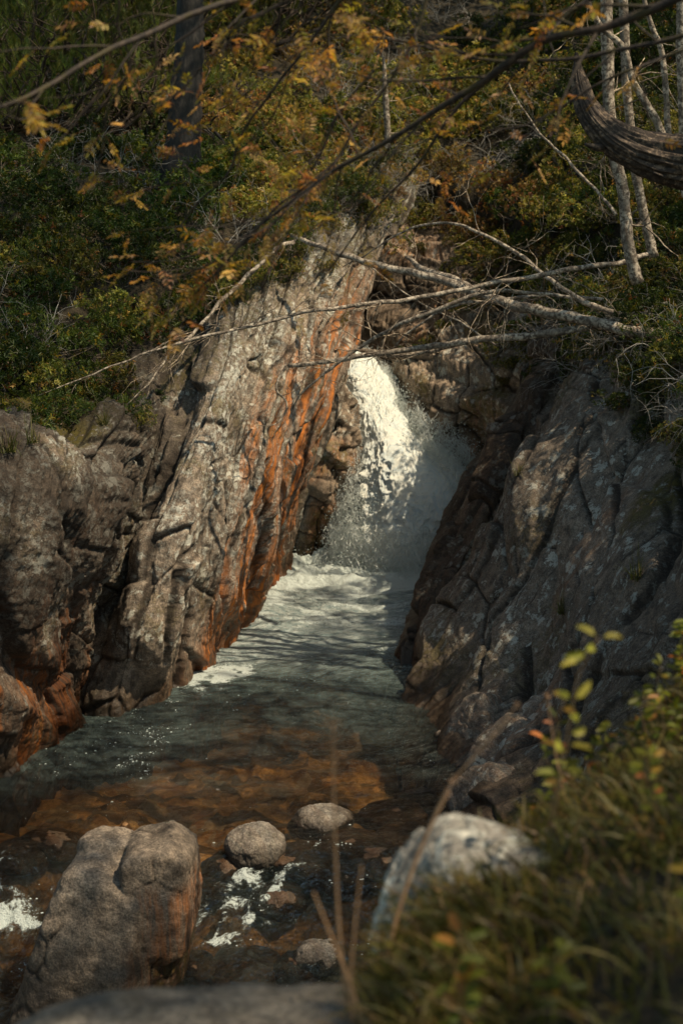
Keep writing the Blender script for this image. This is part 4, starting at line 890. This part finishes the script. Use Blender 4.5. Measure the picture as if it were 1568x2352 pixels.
# choose places on the hillside by poisson-like thinning; the kind follows what grows there
flat = HPt.reshape(-1, 3); px_, py_ = proj(flat)
ok = (px_ > -170) & (px_ < 1740) & (py_ > -420) & (py_ < 1010) & (flat[:, 1] > 6)
idx = np.where(ok)[0]; rng.shuffle(idx); chosen = []
def spacing(Y): return .40 + .030*(Y-12)
pts_ = np.zeros((0, 3))
for i in idx[:60000]:
    p = flat[i]; s = max(.36, spacing(p[1]))
    if p[1] > 27: s *= 1.5
    if px_[i] < -30 or px_[i] > 1620 or py_[i] < -60: s *= 1.8
    if len(pts_) == 0 or np.min(((pts_-p)**2).sum(1)) > s*s: pts_ = np.vstack([pts_, p]); chosen.append(i)
    if len(chosen) > 520: break
for i in chosen:
    p = flat[i]; x, y = px_[i], py_[i]; r = random.random(); s = .75 + .035*max(0, p[1]-13)
    if 280 < x < 400 and 150 < y < 260: continue
    if 640 < x < 960 and y > 600: continue
    if x < 560 and y > 330: k = 'rhodo' if r < .82 else 'small' if r < .92 else 'tangle'
    elif x < 400 and y < 330: k = 'pine' if r < .80 else 'rhodo' if r < .92 else 'tangle'
    elif x < 640 and y < 180: k = 'pine' if r < .3 else 'small' if r < .6 else 'tangle' if r < .8 else 'berry'
    elif x < 760: k = 'berry' if r < .62 else 'rust' if r < .80 else 'tangle' if r < .88 else 'rhodo'
    elif x < 1080: k = 'small' if r < .45 else 'berry' if r < .6 else 'rust' if r < .88 else 'tangle'
    elif x < 1330: k = 'small' if r < .60 else 'rhodo' if r < .80 else 'rust' if r < .93 else 'tangle'
    else: k = 'rhodo' if r < .57 else 'small' if r < .94 else 'tangle'
    if k == 'pine': s *= 1.25
    plant(k, p - np.array([0, 0, .08]), s)
# shrubs hanging over the cliff edges
def along(P, row, n, kinds, s, dz=0., c0=0., c1=1.):
    for q in range(n):
        c = int((c0 + (c1-c0)*(q+random.random()*.8)/n)*(P.shape[1]-1)); rr = int(row*(P.shape[0]-1)*(.95+.05*random.random()))
        plant(random.choice(kinds), P[min(rr, P.shape[0]-1), c]+np.array([0, 0, dz]), s*(.8+.4*random.random()))
along(RP, .99, 26, ['rhodo', 'small', 'rhodo', 'tangle'], .62, .05, .15, 1.)
along(RP, .93, 16, ['rhodo', 'small', 'tangle'], .42, .0, .45, 1.)
along(RP, .86, 9, ['rhodo', 'small'], .34, .0, .55, 1.)
along(LP, .985, 16, ['rhodo', 'rhodo', 'small', 'tangle'], .5, .0, 0., .62)
along(LP, .99, 7, ['rust', 'berry', 'tangle'], .40, .0, .6, 1.)
along(LP, .90, 9, ['small', 'berry', 'tangle'], .34, .0, .35, .72)
along(LP, .97, 7, ['rust', 'berry', 'tangle', 'small'], .36, .0, .40, .78)
along(LP, .94, 4, ['rust', 'berry', 'tangle'], .28, .0, .45, .7)
along(BP, .98, 8, ['rhodo', 'small'], .34, .0, .0, .9)
along(KP2, .97, 9, ['small', 'rust', 'berry'], .5, .0, 0, 1)
along(KP2, .62, 5, ['berry', 'small'], .34, .0, .3, 1)
along(KP, .96, 7, ['small', 'rhodo', 'rust'], .40, .0, .2, 1)

# ------------------------------------------------------------------ grass tufts and small rock plants
def tuft_mesh(seed, n=60, L=.22, cols=((.10,.11,.02),(.18,.15,.04),(.06,.07,.015)), w=(3, 2, 2), wid=.0028, spread=.45):
    rs = np.random.default_rng(seed); m = MB()
    d = rs.normal(size=(n, 3))*np.array([spread, spread, .15]) + np.array([0, 0, 1.]); d /= np.linalg.norm(d, axis=1)[:, None]
    b = rs.normal(size=(n, 3))*np.array([.02, .02, 0]); l = L*(.5+.7*rs.random(n)); sd = np.cross(d, [0, 0, 1.]) + 1e-4; sd /= np.linalg.norm(sd, axis=1)[:, None]
    K = 5; V = []
    for k in range(K):
        t = k/(K-1); c = b + d*(l*t)[:, None] + np.array([0, 0, -1.])*(l*t*t*.55*np.linalg.norm(d[:, :2], axis=1)*1.6)[:, None]
        wv = wid*(1-.9*t); V += [c-sd*wv, c+sd*wv]
    V = np.stack(V, 1); q = []
    base = np.arange(n)[:, None]*2*K
    for k in range(K-1): q.append(base + np.array([[2*k, 2*k+1, 2*k+3, 2*k+2]]))
    m.add(V.reshape(-1, 3), np.concatenate(q), None, np.repeat(pal(rs, n, cols, w), 2*K, 0))
    return m.mesh('grass_tuft', False)
TU = [tuft_mesh(500+i) for i in range(3)]
for a in TU: a.materials.append(GRASS)
def tuft(p, s, lab, group=None, tl=(0, 0)):
    o = bpy.data.objects.new('grass_tuft', random.choice(TU)); COL.objects.link(o); o.location = p; o.scale = (s, s, s); o.rotation_euler = (tl[0], tl[1], random.random()*6.28)
    tag(o, lab, 'grass tuft', group); return o
def nearest(P, px, py):
    x, y = proj(P.reshape(-1, 3)); j = np.argmin((x-px)**2+(y-py)**2); return P.reshape(-1, 3)[j]
tuft(nearest(RP, 1190, 1092), 1.0, 'yellow-green grass tuft in the crack of the right wall')
tuft(nearest(KP2, 1070, 590), 2.0, 'yellow grass tuft hanging on the reddish rear rock face')
tuft(nearest(KP2, 1080, 565), 1.8, 'second yellow grass tuft just above the hanging one on the rear rock face')
for k, (px, py, PP) in enumerate([(20,1040,BP),(70,1020,BP),(240,975,BP),(160,950,BP),(450,830,LP),(300,950,LP),(690,400,LP),(760,400,LP),(860,370,LP),(640,470,LP),(720,560,LP),(1250,740,RP),(1330,790,RP),(1400,830,RP),(1460,1330,RP),(1290,1410,RP),(905,380,LP),(820,370,LP),(700,590,LP),(560,690,LP)]):
    tuft(nearest(PP, px, py), .9+.5*random.random(), 'small grass tuft rooted on the rocks '+('left' if px < 930 else 'right')+' of the gorge', 'small grass tufts on the rocks '+('left' if px < 930 else 'right')+' of the gorge')
for k, (px, py, PP, s) in enumerate([(1195,800,KP,.34),(1175,850,KP,.30),(1215,750,KP,.36),(1160,880,KP,.24),(1230,830,RP,.26)]):
    plant('small', nearest(PP, px, py), s)
for (px, py, PP, s, k) in [(1400,760,RP,.42,'small'),(1450,770,RP,.5,'rhodo'),(1500,775,RP,.55,'small'),(1540,790,RP,.6,'rhodo'),(1370,760,RP,.36,'small'),(1430,745,HPt,.5,'small'),(1490,720,HPt,.6,'rhodo'),(1420,690,HPt,.5,'small'),(1450,640,HPt,.5,'small'),(690,590,LP,.34,'berry'),(740,620,LP,.3,'berry'),(660,620,LP,.3,'small'),(700,540,LP,.4,'berry'),(610,650,LP,.3,'small'),(640,560,LP,.4,'tangle'),(700,470,LP,.42,'tangle'),(1130,545,KP2,.5,'small'),(1440,940,RP,.36,'rhodo'),(1500,1010,RP,.36,'rhodo'),(1540,900,RP,.4,'small')]:
    plant(k, nearest(PP, px, py), s)
# slab and light rock in the shrubs
for (px, py, Y, sz, lab) in [(352, 225, 20.6, (.40, .3, .22), 'flat pale sunlit rock among the shrubs beside the pine trunk')]:
    o = stone('slope_rock', tuple(at(px, py, Y)), sz, [((0, -.3, 1), .6), ((0, -1, .6), .7)], 61+px, 5, .05, 10., (0, .1, 0, .9, 0, .4)); tag(o, lab, 'rock')

# ------------------------------------------------------------------ rowan overhanging the stream, close to the camera
ROWC = [(.34,.22,.035),(.44,.22,.06),(.34,.14,.06),(.24,.19,.03),(.50,.32,.14),(.28,.13,.06)]
def spray_mesh(seed, tone=0):
    """one pinnate leaf: thin stalk with paired toothless leaflets and an end leaflet"""
    rs = np.random.default_rng(seed); m = MB(); L = .13; n = 6; g = pal(rs, 1, ROWC, [3, 2, 1, 3, 2, 2])[0] if tone == 0 else pal(rs, 1, [(.34,.20,.02),(.20,.18,.02)], [1, 1])[0]
    pts = [np.array([0, 0, 0.])]; d = np.array([1, 0, 0.])
    for k in range(8): d = d + np.array([0, 0, -.05]) + rs.normal(size=3)*.04; d /= np.linalg.norm(d); pts.append(pts[-1]+d*L/8)
    pts = np.array(pts); m.tube(pts, np.linspace(.0011, .0006, 9), 4, (.22, .10, .05), 0, None, False)
    base = []; D = []; ll = []
    for k in range(n):
        t = .32 + .6*k/(n-1); p = resample(pts, 50)[int(t*49)]
        for sg in (-1, 1):
            if rs.random() < .12: continue
            base.append(p); D.append([.45, sg*1., -.15+rs.normal()*.25]); ll.append((.034-.010*abs(t-.6))*(.85+.3*rs.random()))
    base.append(pts[-1]); D.append([1, 0, -.1]); ll.append(.034)
    c = np.clip(g*(.7+.6*rs.random((len(base), 1))) + rs.normal(size=(len(base), 3))*.02, .01, 1)
    m.leaves(base, D, ll, np.array(ll)*.36, up=np.array([0, 0, 1.])+rs.normal(size=(len(base), 3))*.35, c=c, fold=.2, curl=.2)
    return m.mesh('leaf', False)
ROW = [spray_mesh(600+i) for i in range(10)]
ROWM = leaf_material('rowan_leaf', .5, .45)
for a in ROW: a.materials.append(ROWM)
def rowan_branch(lab, pts, Ya, Yb, ra, rb, nsub, nleaf, subL=.5, leafpx=None, dirn=(-.5, 0, -.6)):
    P = resample(polyline(pts, Ya, Yb), 60); r = np.linspace(pxr(ra, Ya), pxr(rb, Yb), 60); P = P + .006*np.stack([perlin(P*6+q*9) for q in range(3)], -1)
    root = empty('rowan_branch', tuple(P[0])); tag(root, lab, 'branch', 'rowan branches hanging over the stream')
    m = MB(); m.tube(P-P[0], r, 8, (.40, .36, .34), .12); link('limb', m.mesh('limb'), BROWN, root)
    rs = np.random.default_rng(abs(int(pts[0][0])*7+int(pts[-1][1]))); tips = []
    for j in range(nsub):
        i = int((.12+.86*(j+rs.random())/nsub)*58); T = P[i+1]-P[i]; T /= np.linalg.norm(T)
        d = T*.7 + rs.normal(size=3)*np.array([.5, .35, .5]) + np.array(dirn)*.35; d /= np.linalg.norm(d); p = P[i]; q = [p]; L = subL*(.4+.8*rs.random())
        for k in range(8): d = d + rs.normal(size=3)*.13; d /= np.linalg.norm(d); q.append(q[-1]+d*L/8)
        q = np.array(q); s_ = MB(); s_.tube(q-P[0], np.linspace(min(r[i]*.5, .006), .0015, 9), 5, (.36, .32, .3), 0, 16); link('twig', s_.mesh('twig'), BROWN, root)
        tips += [(q[k], d) for k in range(3, 9)]
    nleaf = min(nleaf, 99)
    for j in range(nleaf):
        p, d = tips[rs.integers(len(tips))]; o = bpy.data.objects.new('leaf', ROW[rs.integers(len(ROW))]); COL.objects.link(o); o.parent = root
        o.location = p - P[0] + rs.normal(size=3)*.01; s = .5+.4*rs.random(); o.scale = (s, s, s)
        dd = Vector((d[0]*.6+rs.normal()*.6, d[1]*.3+rs.normal()*.5, d[2]*.4-.15+rs.normal()*.35)); o.rotation_euler = dd.to_track_quat('X', 'Z').to_euler()
        o.rotation_euler.rotate_axis('X', rs.normal()*.7)
rowan_branch('thickest dark rowan branch crossing from the upper right down to the middle', [(1720,-70),(1568,-10),(1400,60),(1250,92),(1100,190),(1000,252),(900,320),(800,372),(700,440),(600,520),(520,600),(440,680)], 4.2, 5.2, 24, 3, 17, 42, .50)
rowan_branch('second dark rowan branch lower down, parallel to the thickest one', [(1500,-100),(1300,40),(1180,140),(1060,240),(940,400),(860,480),(800,560),(740,640)], 5.0, 5.6, 13, 3, 11, 24, .45)
rowan_branch('level rowan branch across the upper right with few leaves', [(1650,60),(1450,110),(1250,140),(1080,135),(900,90),(760,80),(640,100)], 4.6, 5.4, 12, 3, 12, 40, .5)
rowan_branch('grey rowan branch rising from the left edge to the top of the picture', [(700,-90),(600,-20),(500,10),(400,50),(300,95),(240,120),(140,180),(70,220),(-40,262)], 5.0, 4.2, 15, 9, 9, 16, .4)
rowan_branch('leafy rowan branch hanging steeply in the upper middle', [(830,-120),(790,-20),(720,90),(640,190),(560,300),(520,400),(450,470),(400,540)], 4.9, 5.3, 9, 3, 15, 52, .42)
rowan_branch('leafy rowan branch ending in the bright orange leaves in front of the left cliff', [(1000,-100),(960,60),(900,180),(820,290),(760,380),(640,470),(560,560),(470,610),(390,640)], 5.0, 5.2, 9, 3, 16, 66, .36)
rowan_branch('thin rowan branch whose golden leaves hang just above the bent grey branch', [(860,160),(780,260),(720,380),(640,500),(560,560),(470,580),(380,600),(300,600)], 5.1, 5.3, 7, 2, 14, 70, .26)
rowan_branch('thin rowan branch with orange leaves at the top left corner', [(200,-100),(270,-10),(270,60),(300,150),(250,250),(240,330),(220,400)], 4.6, 4.9, 6, 3, 9, 13, .3)
rowan_branch('small rowan branch with yellow leaves at the left edge', [(-150,180),(-60,215),(0,240),(30,260)], 3.6, 3.7, 7, 3, 3, 7, .14)
rowan_branch('drooping rowan branch with brown leaves along the top middle', [(900,-150),(740,-40),(640,10),(540,60),(470,150),(400,220),(340,260)], 4.4, 4.8, 7, 3, 12, 26, .4)
rowan_branch('thin rowan branch with leaves over the arched branch on the upper right', [(1640,90),(1500,140),(1380,190),(1280,250),(1200,290),(1110,300)], 5.0, 5.3, 8, 3, 6, 14, .3)

# ------------------------------------------------------------------ near bank: ground, boulder, ledge, grass, weeds
BANK = [
 [(-1.9, -2.5, 2.2), (-1.2, .6, 2.15), (-.95, 1.5, 2.0), (-.95, 1.9, 1.5), (-1.0, 2.6, .2), (-1.1, 3.6, -1.2)],
 [(-.9, -2.5, 2.4), (-.5, 1.0, 2.45), (-.42, 1.9, 2.35), (-.4, 2.25, 1.9), (-.45, 3.0, .4), (-.5, 4.2, -1.2)],
 [(-.2, -2.5, 2.55), (-.02, 1.2, 2.62), (.0, 2.15, 2.60), (.02, 2.5, 2.1), (.0, 3.3, .6), (.0, 4.8, -1.2)],
 [(.4, -2.5, 2.6), (.2, 1.2, 2.72), (.18, 2.6, 2.72), (.22, 2.95, 2.3), (.3, 3.8, .7), (.3, 5.2, -1.2)],
 [(.9, -2.5, 2.7), (.6, 1.4, 2.86), (.52, 3.0, 2.78), (.55, 3.4, 2.3), (.7, 4.4, .8), (.8, 5.6, -1.2)],
 [(1.6, -2.5, 2.85), (1.1, 1.6, 2.88), (.95, 3.6, 2.80), (1.0, 4.0, 2.5), (1.2, 4.9, 1.0), (1.4, 6.0, -1.0)],
 [(2.6, -2.5, 2.95), (1.9, 2.0, 2.98), (1.6, 4.4, 2.80), (1.75, 4.9, 2.7), (2.0, 5.7, 1.5), (2.2, 6.6, -.6)],
 [(5, -2.5, 3.3), (4.2, 2.0, 3.3), (3.4, 5.0, 3.2), (3.4, 5.7, 3.3), (3.4, 6.4, 2.4), (3.4, 7.4, .6)]]
BK, _, _ = (lambda r: loft([[tuple(p)+(0,) for p in rb] for rb in r], 150, 220))(BANK)
BK = BK + gnormals(BK)*(.03*fbm(BK*3, 3))[..., None]
bank = link('near_bank', make_mesh('near_bank', BK, gridfaces(150, 220)), SOIL); tag(bank, kind='structure')
c = at(1075, 2110, 2.75); o = stone('bank_boulder', tuple(c), (.225, .20, .225), [((-1, -.2, .75), .72), ((0, 0, 1), .95), ((0, -1, .2), .8)], 71., 6, .05, 8., (0, 0, 0, 1., 0, .0), None, .08)
tag(o, 'blurred blue-grey lichen-spotted boulder in the grass close to the camera', 'boulder')
c = at(1290, 2110, 2.7); o = stone('bank_boulder', tuple(c), (.14, .15, .14), [((0, 0, 1), .8)], 77., 5, .05, 8., (0, .2, 0, .8, 0, .0)); tag(o, 'smaller blurred grey boulder half hidden in grass right of the larger one', 'boulder')
c = at(640, 2560, 2.35); o = stone('rock_ledge', tuple(c+np.array([0, 0, .020])), (.66, .24, .30), [((-.20, 0, 1), .70), ((0, -1, .2), .8)], 81., 6, .03, 6., (0, .1, 0, .2, .62, .0), None, .05, rot=-.05); tag(o, 'blurred flat grey rock ledge along the bottom edge', 'rock')
def bank_pts(n, x0, x1, y0, y1, rs):
    f = BK[:110].reshape(-1, 3); x, y = proj(f); k = np.where((x > x0) & (x < x1) & (y > y0) & (y < y1) & (f[:, 1] > .9))[0]
    d = f[k, 1]; p = d**1.6; return f[rs.choice(k, n, p=p/p.sum())] + rs.normal(size=(n, 3))*np.array([.02, .02, 0])
rs = np.random.default_rng(5)
gp = np.concatenate([bank_pts(13000, 700, 1800, 1500, 2500, rs), bank_pts(8000, 600, 1750, 2100, 3000, rs), bank_pts(3500, 700, 1250, 2050, 2500, rs)])
def blades(P, L, wid, rs, cols, w, lean=(-.25, 0)):
    n = len(P); d = rs.normal(size=(n, 3))*np.array([.42, .35, .12]) + np.array([lean[0], lean[1], .9]); d /= np.linalg.norm(d, axis=1)[:, None]; l = L*(.4+.8*rs.random(n))
    sd = np.cross(d, rs.normal(size=(n, 3))); sd /= np.linalg.norm(sd, axis=1)[:, None]; K = 5; V = []
    for k in range(K):
        t = k/(K-1); c = P + d*(l*t)[:, None] + np.array([0, 0, -1.])*(l*t*t*.45)[:, None]; wv = wid*(1-.92*t); V += [c-sd*wv, c+sd*wv]
    V = np.stack(V, 1); base = np.arange(n)[:, None]*2*K; q = np.concatenate([base + np.array([[2*k, 2*k+1, 2*k+3, 2*k+2]]) for k in range(K-1)])
    m = MB(); m.add(V.reshape(-1, 3), q, None, np.repeat(pal(rs, n, cols, w), 2*K, 0)); return m.mesh('grass', False)
o = link('grass', blades(gp, .15, .0036, rs, [(.14,.125,.02),(.20,.15,.032),(.06,.065,.012),(.26,.15,.055),(.10,.06,.028)], [4, 3, 3, 1.2, 1.5]), GRASS); tag(o, 'long blurred olive and straw grass covering the near bank', 'grass', kind='stuff')
def weed(px, py, Y, hgt, lab, seed, n=14, col=((.16,.17,.02),(.30,.20,.03),(.40,.16,.04),(.09,.11,.015)), w=(4, 2, 1, 3), L=.035, lean=0., group=None, nm='weed'):
    rs = np.random.default_rng(seed); top = at(px, py, Y); base = top - np.array([lean, 0, hgt]); root = empty(nm, tuple(base)); tag(root, lab, 'wild plant', group)
    P = resample(np.array([[0, 0, 0], [lean*.2+.01, 0, hgt*.4], [lean*.7-.01, 0, hgt*.8], [lean, 0, hgt]]), 20); m = MB(); m.tube(P, np.linspace(.0022, .001, 20), 5, (.16, .10, .04)); link('stem', m.mesh('stem'), TWIG, root)
    m = MB(); i = rs.integers(5, 20, n); D = rs.normal(size=(n, 3))*np.array([1, .8, .35]) + [0, 0, .15]; D /= np.linalg.norm(D, axis=1)[:, None]
    m.leaves(P[i]+D*.008, D, L*(.7+.6*rs.random(n)), L*.5, c=pal(rs, n, col, w), up=rs.normal(size=(n, 3))*.5+[0, -.4, .8]); link('foliage', m.mesh('foliage', False), LEAF, root)
weed(1375, 1465, 2.4, .34, 'tall blurred sprig with yellow-green leaves standing against the right wall', 1, 12, col=((.24,.22,.03),(.30,.24,.05)), w=(1, 1), L=.034, lean=.08)
weed(1300, 1600, 2.6, .25, 'blurred sprig with orange and green leaves below the tallest sprig', 2, 14, L=.03, lean=.02)
weed(1255, 1690, 3.2, .22, 'short blurred green sprig lowest of the three on the crest', 3, 10, L=.035, lean=-.02)
for k in range(70):
    rs = np.random.default_rng(900+k); p = (bank_pts(1, 1180, 1700, 1600, 2500, rs) if k < 46 else bank_pts(1, 1000, 1650, 2200, 2750, rs))[0]; x, y = [float(a[0]) for a in proj(p[None])]
    h = .10+.16*rs.random(); q = p + np.array([0, 0, h]); X, Yp = [float(a[0]) for a in proj(q[None])]
    hz = 'on the crest of the near bank' if y < 1900 else 'low on the near bank'
    weed(X, Yp, q[1], h, 'leafy blurred olive weed '+hz, 900+k, 26, L=.022+.014*rs.random(), group='leafy weeds '+hz)
for k in range(6):
    rs = np.random.default_rng(1200+k); p = bank_pts(1, 1380, 1750, 1650, 2300, rs)[0]
    o = plant('small', p-np.array([0, 0, .04]), .17); o['label'] = 'small bush growing in the grass at lower right'; o['group'] = 'small bushes at lower right'
def dry_stem(pts, Y, w, lab, head=True):
    P = resample(np.array([at(a, b, Y) for a, b in pts]), 40); root = empty('dry_stem', tuple(P[-1])); tag(root, lab, 'grass stem', 'dry stems in front of the stream')
    m = MB(); m.tube(P-P[-1], np.linspace(pxr(w*.5, Y), pxr(w, Y), 40), 6, (.36, .21, .11)); link('stalk', m.mesh('stalk'), TWIG, root)
    if head:
        rs = np.random.default_rng(int(pts[0][0])); m = MB(); n = 46; t = rs.random(n)**1.3*.14; i = (t*39).astype(int)
        D = rs.normal(size=(n, 3))*.55 + (P[0]-P[6])/np.linalg.norm(P[0]-P[6]); m.leaves((P-P[-1])[i], D, .009, .0035, c=(.42, .25, .14), up=rs.normal(size=(n, 3))); link('seed_head', m.mesh('seed_head', False), TWIG, root)
dry_stem([(764,1668),(766,1780),(770,1950),(778,2130),(800,2330)], 2.3, 9, 'straight upright dry stem left of the others, seed head against the water')
dry_stem([(1185,1622),(1100,1725),(1030,1810),(960,1960),(925,2060),(900,2150)], 2.5, 10, 'dry stem leaning right with a fluffy tip in front of the right wall')
dry_stem([(1045,1790),(1030,1815),(965,1950),(915,2090),(890,2190)], 2.45, 12, 'short thick dry stem beside the leaning one')
dry_stem([(720,2050),(760,2150),(800,2250),(830,2350)], 2.2, 9, 'low dry stem bending left at the edge of the grass', False)
dry_stem([(830,1990),(815,2120),(805,2260),(810,2350)], 2.2, 7, 'thin dry stem right beside the upright one', False)
dry_stem([(1255,1600),(1262,1650),(1280,1760),(1300,1850)], 3.0, 5, 'dry stem with a round fluffy head on the crest')
# ------------------------------------------------------------------ unseen trees added on the right bank, leaf clumps placed to shade the gorge
SUN_EL, SUN_AZ = R(57), R(120)
sdv = np.array([math.sin(SUN_AZ)*math.cos(SUN_EL), math.cos(SUN_AZ)*math.cos(SUN_EL), math.sin(SUN_EL)])
def inpoly(x, y, poly):
    c = np.zeros(x.shape, bool); n = len(poly)
    for k in range(n):
        (x1, y1), (x2, y2) = poly[k], poly[(k+1) % n]
        c ^= ((y1 > y) != (y2 > y)) & (x < (x2-x1)*(y-y1)/(y2-y1+1e-9)+x1)
    return c
GAPS_P = [[(560,760),(790,560),(900,340),(960,400),(900,600),(820,860),(700,1180),(600,1350),(540,1420),(450,1420),(320,1470),(350,1350),(420,1120),(500,850)], [(640,1290),(690,1090),(790,850),(830,1000),(815,1290)]]
GAPS_E = [(760,290,360,170),(330,230,110,80),(880,960,90,170),(830,1290,150,35),(1060,640,150,110),(205,1180,26,150),(95,1480,30,190),(100,1010,60,30),(480,1860,210,50),(590,1950,150,50),(740,1860,70,20),(320,1960,150,85),(520,1550,110,22),(1100,860,60,40),(1040,930,50,40),(560,2160,80,50),(1180,420,110,110),(860,1640,60,40)]
def lit(x, y):
    m = np.zeros(x.shape, bool)
    for p in GAPS_P: m |= inpoly(x, y, p)
    for a, b, c_, d in GAPS_E: m |= ((x-a)/c_)**2 + ((y-b)/d)**2 < 1
    return m
tg = np.concatenate([HPt[::2, ::2].reshape(-1, 3)] + [q[::6, ::6].reshape(-1, 3) for q in (LP, BP, RP, KP, BK, wP)] + [np.array([at(a, b, 7.62) for a in range(20, 470, 45) for b in range(2060, 2380, 40)]), np.array([at(a, 2330, 2.3) for a in range(50, 760, 60)])])
x, y = proj(tg); k = (x > -250) & (x < 1850) & (y > -250) & (y < 2600) & (tg[:, 1] < 30) & (tg[:, 1] > 1.2)
tg = tg[k]; k = ~lit(*proj(tg)); lt = tg[~k]; tg = tg[k]; lt = np.concatenate([lt] + [np.array([at(a+r_*c_*math.cos(h_), b+r_*d_*math.sin(h_), 5.1) for r_ in (0, .4, .7, 1) for h_ in np.arange(0, 6.28, .5)]) for a, b, c_, d_ in [(470,570,190,90),(770,330,170,110),(420,150,250,80)]]); rs = np.random.default_rng(77); rs.shuffle(tg)
e1 = np.cross(sdv, [0, 1, 0]); e1 /= np.linalg.norm(e1); e2 = np.cross(sdv, e1)
q2 = np.stack([tg@e1, tg@e2], 1); keep = []; kq = np.zeros((0, 2))
for i in range(len(tg)):
    if len(kq) == 0 or np.min(((kq-q2[i])**2).sum(1)) > .40**2: keep.append(i); kq = np.vstack([kq, q2[i]])
    if len(keep) > 900: break
tg = tg[keep]; q3 = np.stack([tg@e1, tg@e2], 1); ql = np.stack([lt@e1, lt@e2], 1)
near = np.array([(((ql-q)**2).sum(1) < .38**2).sum() for q in q3]); tg = tg[(near < 2) & (rs.random(len(tg)) < .9)]
zt = 10.5 + 3.5*rs.random(len(tg)) + .12*np.clip(tg[:, 1]-8, 0, 30); tt = (zt-tg[:, 2])/sdv[2]; CC = tg + sdv*tt[:, None]
X, Y2 = proj(CC); CC = CC[(Y2 < -120) | (CC[:, 1] < 1) | (X > 1800)]
bases = np.array([[7.5, 3.0, 3.8], [8.5, 8.5, 4.5], [8.8, 13.5, 6.5], [9.8, 18.5, 9.0], [10.5, 24.5, 12.0]])
own = np.argmin(np.abs(CC[:, 1:2] - bases[None, :, 1]), 1)
for b in range(5):
    C = CC[own == b]
    if not len(C): continue
    root = empty('added_shade_tree', tuple(bases[b])); tag(root, 'tall leafy tree added out of view on the right bank to shade the gorge', 'tree', 'added shade trees on the right bank')
    m = MB(); rs = np.random.default_rng(700+b)
    for c_ in C:
        n = 95; D = rs.normal(size=(n, 3)); D /= np.linalg.norm(D, axis=1)[:, None]; P = c_ + D*(.36*rs.random(n)**.4)[:, None]*np.array([1, 1, .6])
        m.leaves(P-bases[b], D+rs.normal(size=(n, 3))*.5, .11, .062, c=pal(rs, n, [(.06,.09,.015),(.10,.12,.02)], [1, 1]), up=rs.normal(size=(n, 3))*.4+sdv)
    link('shade_crown', m.mesh('shade_crown', False), LEAF, root)
    m = MB(); top = np.array([C[:, 0].mean()*.3+bases[b][0]*.7, C[:, 1].mean(), C[:, 2].max()+1.5]) - bases[b]
    tr = resample(np.array([[0, 0, -.6], top*.35+[.2, 0, 0], top*.7, top]), 30); m.tube(tr, np.linspace(.2, .04, 30), 9, (.4, .36, .32), .15); link('trunk', m.mesh('trunk'), BROWN, root)
    for j in range(0, len(C), 9):
        e = C[j]-bases[b]; s0 = tr[np.clip(int(30*(e[2]-.9)/tr[-1][2]) - 5, 8, 28)]; lm = MB(); lm.tube([s0, (s0+e)/2+[0, 0, -.2], e], [.05, .03, .01], 6, (.4, .36, .32), 0, 14); link('limb', lm.mesh('limb'), BROWN, root)

# ------------------------------------------------------------------ light and camera
w = bpy.data.worlds.new('World'); scn.world = w; w.use_nodes = True
nt = w.node_tree; nt.nodes.clear()
sky = nt.nodes.new('ShaderNodeTexSky'); sky.sky_type = 'NISHITA'; sky.sun_disc = False; sky.sun_elevation = SUN_EL; sky.sun_rotation = SUN_AZ
bg = nt.nodes.new('ShaderNodeBackground'); bg.inputs[1].default_value = .13; ow = nt.nodes.new('ShaderNodeOutputWorld')
mx = nt.nodes.new('ShaderNodeMix'); mx.data_type = 'RGBA'; mx.blend_type = 'MULTIPLY'; mx.inputs[0].default_value = 1.; mx.inputs[7].default_value = (1.02, 1.05, .84, 1)
nt.links.new(sky.outputs[0], mx.inputs[6]); nt.links.new(mx.outputs[2], bg.inputs[0]); nt.links.new(bg.outputs[0], ow.inputs[0])
sd = Vector((math.sin(SUN_AZ)*math.cos(SUN_EL), math.cos(SUN_AZ)*math.cos(SUN_EL), math.sin(SUN_EL)))
L = bpy.data.lights.new('sun', 'SUN'); L.energy = 5.0; L.angle = R(.5); L.color = (1., .83, .58)
lo = bpy.data.objects.new('sun', L); COL.objects.link(lo); lo.rotation_euler = sd.to_track_quat('Z', 'Y').to_euler(); lo.location = (8, 10, 20)
cam = bpy.data.cameras.new('camera'); co = bpy.data.objects.new('camera', cam); COL.objects.link(co)
co.location = (0, 0, CAMZ); co.rotation_euler = (R(90)-PITCH, 0, 0); cam.lens = 50; cam.sensor_width = 36; cam.sensor_fit = 'AUTO'
cam.clip_end = 500; cam.clip_start = .05; cam.dof.use_dof = True; cam.dof.focus_distance = 10.7; cam.dof.aperture_fstop = 2.9
scn.camera = co
scn.view_settings.view_transform = 'Standard'; scn.view_settings.look = 'None'; scn.view_settings.exposure = 0
scn.cycles.max_bounces = 6; scn.cycles.transparent_max_bounces = 16; scn.cycles.use_denoising = True
scn.cycles.sample_clamp_indirect = 4.
